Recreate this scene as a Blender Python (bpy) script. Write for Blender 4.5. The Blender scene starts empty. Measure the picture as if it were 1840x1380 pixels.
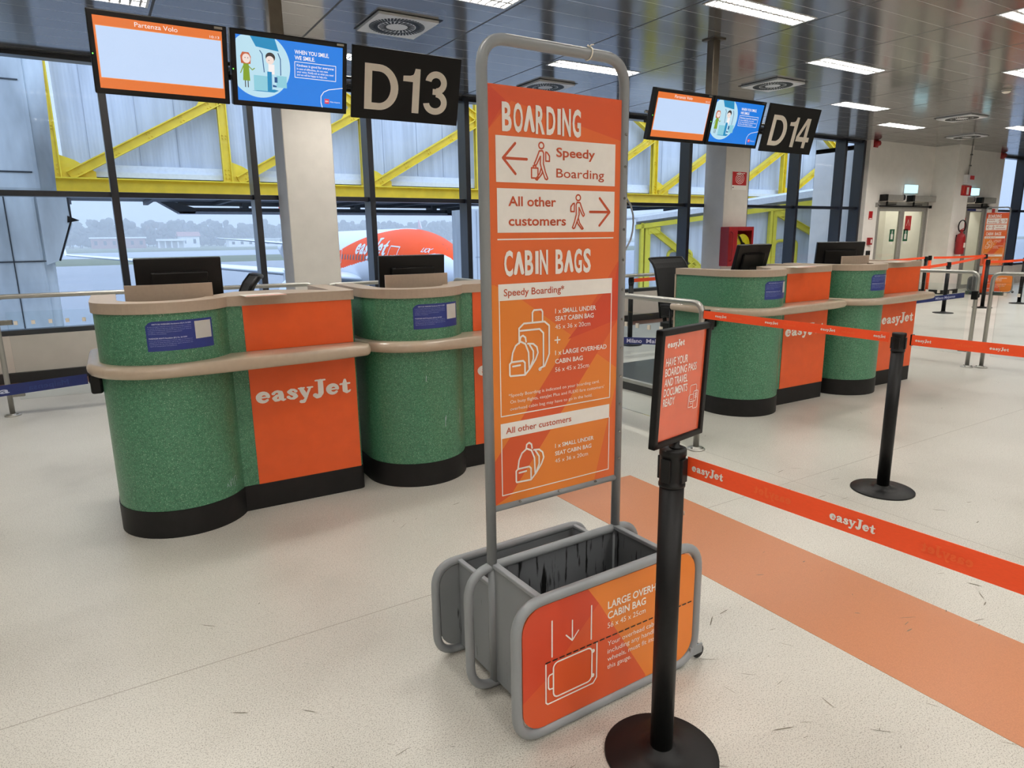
import bpy, math, random
from mathutils import Vector, Matrix, noise
sc = bpy.context.scene
C = sc.collection
PI = math.pi
R = math.radians
rnd = random.Random(7)

# ------------------------------------------------------------------ camera
cam_d = bpy.data.cameras.new('camera')
cam = bpy.data.objects.new('camera', cam_d)
C.objects.link(cam)
yaw, pitch, roll, FPX = .552507, .2161604, -.0136732, 1201.6
Fv = Vector((math.sin(yaw)*math.cos(pitch), math.cos(yaw)*math.cos(pitch), -math.sin(pitch)))
R0 = Vector((math.cos(yaw), -math.sin(yaw), 0))
U0 = R0.cross(Fv)
Rv = R0*math.cos(roll)+U0*math.sin(roll)
Uv = -R0*math.sin(roll)+U0*math.cos(roll)
cam.matrix_world = Matrix(((Rv.x, Uv.x, -Fv.x, 0), (Rv.y, Uv.y, -Fv.y, 0), (Rv.z, Uv.z, -Fv.z, 1.5), (0, 0, 0, 1)))
cam_d.sensor_width = 36
cam_d.lens = FPX/1840*36
cam_d.clip_start = .05
cam_d.clip_end = 5000
sc.camera = cam

# ------------------------------------------------------------------ world and exposure
vs = sc.view_settings
vs.view_transform = 'Standard'
vs.look = 'None'
vs.gamma = 1
vs.use_curve_mapping = False
vs.exposure = 0.0
SKY = 1.0
LAMP = 50.0
w = bpy.data.worlds.new('overcast_sky')
sc.world = w
w.use_nodes = True
nt = w.node_tree
bg = nt.nodes['Background']
tc = nt.nodes.new('ShaderNodeTexCoord')
mp = nt.nodes.new('ShaderNodeMapping')
mp.inputs['Scale'].default_value = (1, 1, 3)
nz = nt.nodes.new('ShaderNodeTexNoise')
nz.inputs['Scale'].default_value = 2.2
nz.inputs['Detail'].default_value = 4
rp = nt.nodes.new('ShaderNodeValToRGB')
rp.color_ramp.elements[0].position = .3
rp.color_ramp.elements[0].color = (.50, .645, .93, 1)
rp.color_ramp.elements[1].position = .75
rp.color_ramp.elements[1].color = (.60, .73, .97, 1)
nt.links.new(tc.outputs['Generated'], mp.inputs['Vector'])
nt.links.new(mp.outputs['Vector'], nz.inputs['Vector'])
nt.links.new(nz.outputs['Fac'], rp.inputs['Fac'])
sxw = nt.nodes.new('ShaderNodeSeparateXYZ')
nt.links.new(tc.outputs['Generated'], sxw.inputs[0])
mrw = nt.nodes.new('ShaderNodeMapRange')      # overcast sky: the zenith is about three times as bright as the horizon
mrw.inputs['From Min'].default_value = 0.05
mrw.inputs['To Min'].default_value = 1.0
mrw.inputs['To Max'].default_value = 3.0
nt.links.new(sxw.outputs[2], mrw.inputs['Value'])
mry = nt.nodes.new('ShaderNodeMapRange')      # added brightness behind the terminal, out of view, to light the outside walls
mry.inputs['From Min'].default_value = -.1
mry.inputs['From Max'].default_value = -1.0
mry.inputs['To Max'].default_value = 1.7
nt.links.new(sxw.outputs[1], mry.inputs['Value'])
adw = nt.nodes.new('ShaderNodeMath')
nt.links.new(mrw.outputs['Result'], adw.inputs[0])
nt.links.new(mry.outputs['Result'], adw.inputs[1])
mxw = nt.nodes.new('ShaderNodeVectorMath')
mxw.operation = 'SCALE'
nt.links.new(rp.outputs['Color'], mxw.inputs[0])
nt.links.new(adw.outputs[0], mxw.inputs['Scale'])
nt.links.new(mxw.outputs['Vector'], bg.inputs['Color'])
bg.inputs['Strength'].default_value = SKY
sc.cycles.max_bounces = 8
sc.cycles.diffuse_bounces = 4
sc.cycles.glossy_bounces = 4
sc.cycles.transparent_max_bounces = 12
sc.cycles.volume_bounces = 1
sc.cycles.sample_clamp_indirect = 6
sc.cycles.caustics_reflective = False
sc.cycles.caustics_refractive = False


# ------------------------------------------------------------------ materials
def lin(c):
    return tuple((x/255/12.92 if x <= 10 else ((x/255+.055)/1.055)**2.4) for x in c)


def nodes(name):
    m = bpy.data.materials.new(name)
    m.use_nodes = True
    t = m.node_tree
    b = t.nodes['Principled BSDF']
    return m, t, b, t.nodes.new, t.links.new


def pm(name, rgb, rough=.5, metal=0., var=.06, scale=18., spec=.5, coat=0., bump=0., stretch=None):
    """principled material whose colour wanders a little with an object-space noise"""
    m, t, b, N, L = nodes(name)
    c = lin(rgb)
    tc = N('ShaderNodeTexCoord')
    nz = N('ShaderNodeTexNoise')
    nz.inputs['Scale'].default_value = scale
    nz.inputs['Detail'].default_value = 4
    if stretch:
        mp = N('ShaderNodeMapping')
        mp.inputs['Scale'].default_value = stretch
        L(tc.outputs['Object'], mp.inputs['Vector'])
        L(mp.outputs['Vector'], nz.inputs['Vector'])
    else:
        L(tc.outputs['Object'], nz.inputs['Vector'])
    r = N('ShaderNodeValToRGB')
    r.color_ramp.elements[0].position = .3
    r.color_ramp.elements[1].position = .7
    r.color_ramp.elements[0].color = tuple(x*(1-var) for x in c)+(1,)
    r.color_ramp.elements[1].color = tuple(min(1, x*(1+var)) for x in c)+(1,)
    L(nz.outputs['Fac'], r.inputs['Fac'])
    L(r.outputs['Color'], b.inputs['Base Color'])
    b.inputs['Roughness'].default_value = rough
    b.inputs['Metallic'].default_value = metal
    b.inputs['Specular IOR Level'].default_value = spec
    b.inputs['Coat Weight'].default_value = coat
    if bump:
        bp = N('ShaderNodeBump')
        bp.inputs['Strength'].default_value = bump
        bp.inputs['Distance'].default_value = .002
        L(nz.outputs['Fac'], bp.inputs['Height'])
        L(bp.outputs['Normal'], b.inputs['Normal'])
    return m


def em(name, rgb, k=1.0):
    """a lit display or lamp surface"""
    m, t, b, N, L = nodes(name)
    c = lin(rgb)
    nz = N('ShaderNodeTexNoise')
    nz.inputs['Scale'].default_value = 3
    r = N('ShaderNodeValToRGB')
    r.color_ramp.elements[0].color = tuple(x*.97 for x in c)+(1,)
    r.color_ramp.elements[1].color = c+(1,)
    L(nz.outputs['Fac'], r.inputs['Fac'])
    L(r.outputs['Color'], b.inputs['Emission Color'])
    b.inputs['Emission Strength'].default_value = k
    b.inputs['Base Color'].default_value = (.01, .01, .01, 1)
    b.inputs['Roughness'].default_value = .25
    return m


def glass(name, tint=(.93, .96, .97), ior=1.35):
    """clear sheet glass: mostly see-through, with a Fresnel mirror"""
    m = bpy.data.materials.new(name)
    m.use_nodes = True
    t = m.node_tree
    t.nodes.clear()
    N, L = t.nodes.new, t.links.new
    o = N('ShaderNodeOutputMaterial')
    tr = N('ShaderNodeBsdfTransparent')
    tr.inputs['Color'].default_value = tint+(1,)
    g = N('ShaderNodeBsdfGlossy')
    g.inputs['Roughness'].default_value = .02
    f = N('ShaderNodeFresnel')
    f.inputs['IOR'].default_value = ior
    nz = N('ShaderNodeTexNoise')
    nz.inputs['Scale'].default_value = 2
    mr = N('ShaderNodeMapRange')
    mr.inputs['To Min'].default_value = .85
    mr.inputs['To Max'].default_value = 1.0
    mu = N('ShaderNodeMath')
    mu.operation = 'MULTIPLY'
    mx = N('ShaderNodeMixShader')
    L(nz.outputs['Fac'], mr.inputs['Value'])
    L(mr.outputs['Result'], mu.inputs[0])
    L(f.outputs['Fac'], mu.inputs[1])
    L(mu.outputs[0], mx.inputs['Fac'])
    L(tr.outputs['BSDF'], mx.inputs[1])
    L(g.outputs['BSDF'], mx.inputs[2])
    L(mx.outputs['Shader'], o.inputs['Surface'])
    return m


def floor_mat():
    m, t, b, N, L = nodes('speckled_vinyl_floor')
    tc = N('ShaderNodeTexCoord')
    co = tc.outputs['Object']

    def noise_(scale, detail=2, vec=co):
        n = N('ShaderNodeTexNoise')
        n.inputs['Scale'].default_value = scale
        n.inputs['Detail'].default_value = detail
        L(vec, n.inputs['Vector'])
        return n.outputs['Fac']

    def ramp(v, p0, c0, p1, c1):
        r = N('ShaderNodeValToRGB')
        r.color_ramp.elements[0].position = p0
        r.color_ramp.elements[0].color = c0+(1,)
        r.color_ramp.elements[1].position = p1
        r.color_ramp.elements[1].color = c1+(1,)
        L(v, r.inputs['Fac'])
        return r.outputs['Color']

    def mul(a, c, f=1):
        x = N('ShaderNodeMixRGB')
        x.blend_type = 'MULTIPLY'
        x.inputs['Fac'].default_value = f
        L(a, x.inputs[1])
        L(c, x.inputs[2])
        return x.outputs['Color']
    base = ramp(noise_(.8, 5), .3, (.565, .545, .49), .7, (.645, .625, .565))
    spk = ramp(noise_(230, 2), .37, (.28, .27, .25), .45, (1, 1, 1))
    spk2 = ramp(noise_(120, 3), .30, (.55, .53, .5), .40, (1, 1, 1))
    # dirt patches made of fine dark grit
    pt = noise_(1.1, 3)
    gr = noise_(330, 1)
    ad = N('ShaderNodeMath')
    ad.operation = 'MULTIPLY'
    L(pt, ad.inputs[0])
    L(gr, ad.inputs[1])
    grit = ramp(ad.outputs[0], .16, (.45, .43, .4), .22, (1, 1, 1))
    # heel scuffs: stretched blobs
    mp = N('ShaderNodeMapping')
    mp.inputs['Rotation'].default_value = (0, 0, .5)
    mp.inputs['Scale'].default_value = (4.2, 17, 1)
    L(co, mp.inputs['Vector'])
    sc_ = ramp(noise_(1.0, 1, mp.outputs['Vector']), .155, (.32, .30, .28), .175, (1, 1, 1))
    c = mul(mul(mul(mul(base, spk, .6), spk2, .5), grit, .4), sc_, .8)
    # welded seams between the sheets
    sx = N('ShaderNodeSeparateXYZ')
    L(co, sx.inputs[0])

    def seam(sock, at, wd):
        a = N('ShaderNodeMath')
        a.operation = 'SUBTRACT'
        L(sock, a.inputs[0])
        a.inputs[1].default_value = at
        d = N('ShaderNodeMath')
        d.operation = 'ABSOLUTE'
        L(a.outputs[0], d.inputs[0])
        g = N('ShaderNodeMath')
        g.operation = 'LESS_THAN'
        L(d.outputs[0], g.inputs[0])
        g.inputs[1].default_value = wd
        return g.outputs[0]
    for sock, at in ((sx.outputs[1], 2.42), (sx.outputs[1], 7.2), (sx.outputs[1], -.2), (sx.outputs[0], 3.53)):
        x = N('ShaderNodeMixRGB')
        L(seam(sock, at, .0022), x.inputs['Fac'])
        L(c, x.inputs[1])
        x.inputs[2].default_value = (.33, .30, .26, 1)
        c = x.outputs['Color']
    L(c, b.inputs['Base Color'])
    b.inputs['Roughness'].default_value = .36
    b.inputs['Specular IOR Level'].default_value = .5
    return m


def ceiling_mat():
    m, t, b, N, L = nodes('glossy_grey_metal_panels')
    tc = N('ShaderNodeTexCoord')
    sx = N('ShaderNodeSeparateXYZ')
    L(tc.outputs['Object'], sx.inputs[0])

    def math_(op, a, v=None):
        n = N('ShaderNodeMath')
        n.operation = op
        L(a, n.inputs[0])
        if v is not None:
            if isinstance(v, float):
                n.inputs[1].default_value = v
            else:
                L(v, n.inputs[1])
        return n.outputs[0]

    def lines(sock, off, step, half):
        a = math_('ADD', sock, off)
        a = math_('DIVIDE', a, step)
        fr = math_('FRACT', a)
        d = math_('ABSOLUTE', math_('SUBTRACT', fr, .5))
        return math_('GREATER_THAN', d, .5-half/step)
    dark = lines(sx.outputs[0], 100*1.352-2.07, 1.352, .011)
    pale = lines(sx.outputs[1], 30.03, .30, .0042)
    nz = N('ShaderNodeTexNoise')
    nz.inputs['Scale'].default_value = 1.1
    L(tc.outputs['Object'], nz.inputs['Vector'])
    r = N('ShaderNodeValToRGB')
    r.color_ramp.elements[0].color = (.115, .112, .110, 1)
    r.color_ramp.elements[1].color = (.150, .146, .143, 1)
    L(nz.outputs['Fac'], r.inputs['Fac'])
    x = N('ShaderNodeMixRGB')
    L(pale, x.inputs['Fac'])
    L(r.outputs['Color'], x.inputs[1])
    x.inputs[2].default_value = (.50, .48, .46, 1)
    y = N('ShaderNodeMixRGB')
    L(dark, y.inputs['Fac'])
    L(x.outputs['Color'], y.inputs[1])
    y.inputs[2].default_value = (.012, .012, .013, 1)
    L(y.outputs['Color'], b.inputs['Base Color'])
    ro = math_('MULTIPLY_ADD', dark, .5)
    ro.node.inputs[2].default_value = .13
    L(ro, b.inputs['Roughness'])
    b.inputs['IOR'].default_value = 2.0
    # the strips are never quite level: a slow ripple breaks the mirror up
    mp = N('ShaderNodeMapping')
    mp.inputs['Scale'].default_value = (1.0, .45, 1)
    L(tc.outputs['Object'], mp.inputs['Vector'])
    n2 = N('ShaderNodeTexNoise')
    n2.inputs['Scale'].default_value = 1.6
    n2.inputs['Detail'].default_value = 1
    L(mp.outputs['Vector'], n2.inputs['Vector'])
    bp = N('ShaderNodeBump')
    bp.inputs['Strength'].default_value = .18
    bp.inputs['Distance'].default_value = .02
    L(n2.outputs['Fac'], bp.inputs['Height'])
    L(bp.outputs['Normal'], b.inputs['Normal'])
    return m


def speckle_green():
    m, t, b, N, L = nodes('flecked_green_laminate')
    tc = N('ShaderNodeTexCoord')

    def nzf(s, d, p0, c0, p1, c1):
        n = N('ShaderNodeTexNoise')
        n.inputs['Scale'].default_value = s
        n.inputs['Detail'].default_value = d
        L(tc.outputs['Object'], n.inputs['Vector'])
        r = N('ShaderNodeValToRGB')
        r.color_ramp.elements[0].position = p0
        r.color_ramp.elements[0].color = c0+(1,)
        r.color_ramp.elements[1].position = p1
        r.color_ramp.elements[1].color = c1+(1,)
        L(n.outputs['Fac'], r.inputs['Fac'])
        return r.outputs['Color']
    base = nzf(70, 3, .35, lin((58, 110, 82)), .65, lin((74, 132, 100)))
    fl = nzf(240, 2, .59, (0, 0, 0), .70, (1, 1, 1))
    x = N('ShaderNodeMixRGB')
    L(fl, x.inputs['Fac'])
    L(base, x.inputs[1])
    x.inputs[2].default_value = lin((160, 196, 166))+(1,)
    L(x.outputs['Color'], b.inputs['Base Color'])
    b.inputs['Roughness'].default_value = .34
    return m


def scuffed(name, rgb, rough=.45, dark=(20, 20, 20), amt=.62):
    """painted metal with vertical rub marks"""
    m, t, b, N, L = nodes(name)
    tc = N('ShaderNodeTexCoord')
    mp = N('ShaderNodeMapping')
    mp.inputs['Scale'].default_value = (26, 26, 3.2)
    L(tc.outputs['Object'], mp.inputs['Vector'])
    n = N('ShaderNodeTexNoise')
    n.inputs['Scale'].default_value = 1.6
    n.inputs['Detail'].default_value = 5
    L(mp.outputs['Vector'], n.inputs['Vector'])
    r = N('ShaderNodeValToRGB')
    r.color_ramp.elements[0].position = amt
    r.color_ramp.elements[0].color = lin(rgb)+(1,)
    r.color_ramp.elements[1].position = amt+.05
    r.color_ramp.elements[1].color = lin(dark)+(1,)
    L(n.outputs['Fac'], r.inputs['Fac'])
    L(r.outputs['Color'], b.inputs['Base Color'])
    b.inputs['Roughness'].default_value = rough
    return m


def corrugated(name, rgb, step=.06):
    m, t, b, N, L = nodes(name)
    tc = N('ShaderNodeTexCoord')
    wv = N('ShaderNodeTexWave')
    wv.inputs['Scale'].default_value = .314/step
    wv.inputs['Distortion'].default_value = .2
    L(tc.outputs['Object'], wv.inputs['Vector'])
    mp = N('ShaderNodeMapping')
    mp.inputs['Scale'].default_value = (6, 6, .5)
    L(tc.outputs['Object'], mp.inputs['Vector'])
    nz = N('ShaderNodeTexNoise')
    nz.inputs['Scale'].default_value = 1.5
    nz.inputs['Detail'].default_value = 6
    L(mp.outputs['Vector'], nz.inputs['Vector'])
    r = N('ShaderNodeValToRGB')
    c = lin(rgb)
    r.color_ramp.elements[0].position = .35
    r.color_ramp.elements[0].color = tuple(x*.84 for x in c)+(1,)
    r.color_ramp.elements[1].position = .6
    r.color_ramp.elements[1].color = c+(1,)
    L(nz.outputs['Fac'], r.inputs['Fac'])
    L(r.outputs['Color'], b.inputs['Base Color'])
    bp = N('ShaderNodeBump')
    bp.inputs['Strength'].default_value = .25
    bp.inputs['Distance'].default_value = .01
    L(wv.outputs['Fac'], bp.inputs['Height'])
    L(bp.outputs['Normal'], b.inputs['Normal'])
    b.inputs['Roughness'].default_value = .5
    return m


M = dict(
    floor=floor_mat(), ceiling=ceiling_mat(), green=speckle_green(),
    scuff=pm('heel_scuff', (112, 106, 92), .6, var=.25, scale=30),
    stripe=pm('terracotta_vinyl', (184, 122, 86), .38, var=.10, scale=240),
    brown=pm('brown_vinyl', (120, 78, 62), .4, var=.1, scale=120),
    wall=pm('off_white_plaster', (236, 232, 226), .7, var=.03, scale=6, bump=.05),
    sillwall=pm('cream_plaster', (222, 212, 202), .65, var=.04, scale=5, bump=.05),
    column=pm('painted_concrete', (226, 220, 212), .6, var=.04, scale=5, bump=.06),
    skirt=pm('black_rubber_skirting', (34, 33, 33), .5, var=.2),
    frame=pm('dark_anodised_aluminium', (24, 28, 38), .28, .0, var=.2, scale=4, spec=.7),
    pane=glass('window_glass'),
    clear=glass('barrier_glass', (.95, .97, .97), 1.14),
    doorglass=glass('door_glass', (.80, .84, .80)),
    beige=pm('beige_laminate', (178, 160, 142), .38, var=.03, scale=60),
    rail=pm('beige_moulded_bumper', (186, 168, 148), .25, var=.03, scale=30, coat=.3),
    desk=pm('pale_desk_laminate', (190, 186, 180), .3, var=.04),
    orange=pm('orange_panel', (230, 92, 36), .36, var=.04, scale=12),
    black=pm('black_plastic', (14, 14, 15), .45, var=.2, scale=40, spec=.3),
    plinth=pm('black_plinth', (22, 21, 21), .5, var=.25, scale=14, spec=.3),
    satin=pm('satin_black_metal', (12, 12, 13), .45, .0, var=.2, scale=50, spec=.28),
    mesh=pm('black_mesh_fabric', (16, 16, 17), .8, var=.3, scale=300),
    screen_black=pm('black_bezel', (9, 9, 10), .35, var=.2, spec=.3),
    white=pm('white_print', (240, 236, 230), .5, var=.02, scale=40),
    cream=pm('cream_print', (242, 232, 218), .5, var=.02, scale=40),
    signblack=pm('matt_black_board', (20, 19, 18), .6, var=.08, spec=.25),
    grey=scuffed('grey_powder_coat', (138, 142, 145), .33, (40, 40, 42), .74),
    greypanel=scuffed('grey_painted_sheet', (128, 132, 135), .42, (30, 30, 32), .70),
    binin=scuffed('scuffed_grey_sheet', (100, 103, 106), .45, (16, 16, 17), .56),
    chrome=pm('dark_steel', (150, 148, 142), .25, .9, var=.15, scale=20),
    steel=pm('brushed_steel', (176, 174, 168), .38, .85, var=.04, scale=20),
    polemetal=pm('bronze_grey_pole', (112, 104, 92), .35, .8, var=.1, scale=12),
    so=pm('sign_orange', (222, 104, 48), .42, var=.02, scale=3),
    so2=pm('sign_deep_orange', (214, 86, 42), .42, var=.02, scale=3),
    so3=pm('sign_red_orange', (206, 70, 40), .42, var=.02, scale=3),
    so4=pm('sign_amber', (226, 128, 46), .42, var=.02, scale=3),
    printo=pm('orange_print', (186, 74, 34), .5, var=.02),
    blackprint=pm('black_print', (20, 18, 18), .5, var=.1),
    poster=pm('poster_orange', (214, 96, 64), .2, var=.06, scale=14, coat=.4, bump=.5),
    tape=pm('orange_woven_belt', (250, 84, 34), .6, var=.06, scale=80, stretch=(1, 1, 14)),
    tapeghost=pm('darker_orange_weave', (248, 100, 46), .6, var=.03),
    bluetape=pm('navy_woven_belt', (20, 38, 102), .6, var=.08, scale=80),
    blueghost=pm('faded_navy_weave', (40, 60, 122), .6, var=.05),
    bluetext=pm('white_blue_weave', (190, 196, 220), .6, var=.05),
    notice=pm('blue_notice_vinyl', (36, 52, 128), .4, var=.05),
    noticetext=pm('pale_blue_print', (150, 160, 205), .5, var=.03),
    noticebold=pm('white_blue_print', (200, 205, 228), .5, var=.03),
    qr=pm('plain_white_square', (206, 204, 200), .5, var=.03),
    yellow=pm('yellow_painted_steel', (230, 200, 46), .45, var=.10, scale=5),
    yellow2=pm('pale_yellow_steel', (222, 208, 70), .45, var=.08, scale=5),
    clad=corrugated('ribbed_grey_cladding', (196, 202, 210)),
    clad2=corrugated('smooth_grey_cladding', (206, 212, 218), .25),
    ledge=pm('pale_flashing', (222, 226, 230), .4, var=.05),
    concrete=pm('weathered_concrete', (192, 200, 204), .8, var=.30, scale=2.4, bump=.4, stretch=(1, 1, .35)),
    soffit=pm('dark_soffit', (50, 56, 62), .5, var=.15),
    apron=pm('wet_asphalt', (112, 118, 126), .25, var=.08, scale=.05),
    grass=pm('winter_grass', (100, 106, 78), .9, var=.12, scale=.05),
    runway=pm('pale_runway', (150, 156, 162), .5, var=.05, scale=.02),
    leaf=pm('bare_woodland', (58, 62, 52), .9, var=.3, scale=.4),
    trunk=pm('tree_bark', (52, 48, 44), .9, var=.2, scale=1),
    brick=pm('reddish_hangar_wall', (150, 110, 104), .8, var=.1, scale=.4),
    bwhite=pm('pale_building_render', (226, 226, 224), .7, var=.05, scale=.4),
    jetwhite=pm('white_aircraft_paint', (214, 218, 222), .45, var=.02, spec=.3),
    jetorange=pm('orange_aircraft_paint', (240, 80, 22), .5, var=.03, spec=.2),
    jetglass=pm('cockpit_glass', (50, 62, 74), .12, var=.1),
    jetgrey=pm('engine_grey', (150, 156, 166), .35, var=.1),
    red=pm('red_painted_metal', (150, 24, 30), .35, var=.08),
    redsign=pm('red_sign', (186, 30, 34), .45, var=.05),
    greensign=pm('green_sign', (20, 92, 62), .45, var=.05),
    hose=pm('yellow_hose_reel', (214, 200, 30), .5, var=.1),
    alu=pm('grey_aluminium_profile', (158, 156, 150), .4, .15, var=.06),
    platform=pm('dark_platform_vinyl', (44, 44, 48), .34, var=.12, scale=60),
    paper=pm('white_card', (232, 226, 216), .5, var=.02),
    diff=pm('white_diffuser_plate', (228, 228, 230), .4, var=.03),
    louvre=pm('satin_louvre', (205, 204, 202), .5, 0, var=.04),
    tube=em('vestibule_fill_glow', (255, 250, 240), 5.0),  # glowing face of the added vestibule lamps
    led=em('green_led', (120, 255, 90), 2.0),
    exitlit=em('lit_exit_panel', (190, 240, 250), 1.5),
    s_blue=em('screen_blue', (22, 124, 226)), s_white=em('screen_white', (196, 218, 250), 1.0),
    s_orange=em('screen_orange', (228, 116, 50)), s_orange2=em('screen_pale_orange', (240, 150, 90)), s_text=em('screen_text', (246, 240, 240)),
    s_cyan=em('screen_pale_cyan', (186, 224, 240)), s_teal=em('screen_teal', (24, 138, 190)), s_cyan2=em('screen_mid_cyan', (140, 204, 220)),
    s_green=em('screen_green', (128, 160, 40)), s_hair=em('screen_ginger', (196, 96, 60)), s_dark=em('screen_dark', (60, 54, 56)),
    s_skin=em('screen_skin', (240, 222, 214)), s_red=em('screen_red', (224, 50, 76)), s_navy=em('screen_navy', (30, 84, 140)),
)

# ------------------------------------------------------------------ mesh builder
_TX = {}


def text2d(s, bold=0.0):
    k = (s, bold)
    if k not in _TX:
        cu = bpy.data.curves.new('lettering_curve', 'FONT')
        cu.body = s
        cu.size = 1
        cu.offset = bold
        cu.resolution_u = 3
        o = bpy.data.objects.new('lettering_source', cu)
        me = bpy.data.meshes.new_from_object(o)
        _TX[k] = ([(v.co.x, v.co.y) for v in me.vertices], [tuple(p.vertices) for p in me.polygons])
        bpy.data.objects.remove(o)
        bpy.data.curves.remove(cu)
        bpy.data.meshes.remove(me)
    return _TX[k]


CAPH = max(y for x, y in text2d('H')[0])

# a fat rounded slab alphabet, just the letters of the airline's wordmark: strokes of (x, y, radius)


def arc2(cx, cy, rx, ry, a0, a1, n, r0, r1, rm=None):
    o = []
    for i in range(n+1):
        t = i/n
        a = R(a0+(a1-a0)*t)
        r = r0+(r1-r0)*t if rm is None else (r0+(rm-r0)*2*t if t < .5 else rm+(r1-rm)*(2*t-1))
        o.append((cx+rx*math.cos(a), cy+ry*math.sin(a), r))
    return o


FAT = {
    'e': (.98, [arc2(.47, .5, .33, .37, 2, 318, 16, .12, .10, .20), [(.25, .50, .075), (.78, .52, .075)]]),
    'a': (1.05, [[(.17, .73, .13), (.30, .87, .10), (.48, .89, .11), (.66, .76, .17), (.69, .5, .19), (.69, .25, .18), (.82, .09, .10), (.95, .13, .07)],
                 [(.62, .56, .08), (.40, .52, .11), (.22, .32, .16), (.30, .14, .13), (.50, .12, .10), (.64, .26, .09)]]),
    's': (.86, [[(.68, .72, .12), (.56, .87, .09), (.36, .88, .11), (.21, .73, .15), (.34, .58, .15), (.56, .44, .16), (.65, .27, .16), (.50, .12, .12), (.28, .12, .09), (.13, .28, .13)]]),
    'y': (1.02, [[(.19, .88, .15), (.33, .55, .18), (.49, .14, .15)], [(.82, .88, .09), (.66, .48, .09), (.46, -.06, .10), (.32, -.28, .14), (.16, -.26, .15)],
                 [(.03, .93, .07), (.40, .93, .07)], [(.66, .93, .07), (1.0, .93, .07)]]),
    'J': (1.0, [[(.58, 1.36, .19), (.58, .75, .20), (.57, .30, .20), (.45, .03, .16), (.27, -.03, .14), (.15, .15, .18)], [(.24, 1.45, .075), (.90, 1.45, .075)]]),
    't': (.84, [[(.40, 1.22, .10), (.38, .9, .18), (.38, .55, .19), (.38, .26, .19), (.50, .10, .13), (.68, .14, .09), (.76, .24, .06)], [(.06, .86, .085), (.72, .88, .085)]]),
}


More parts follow.
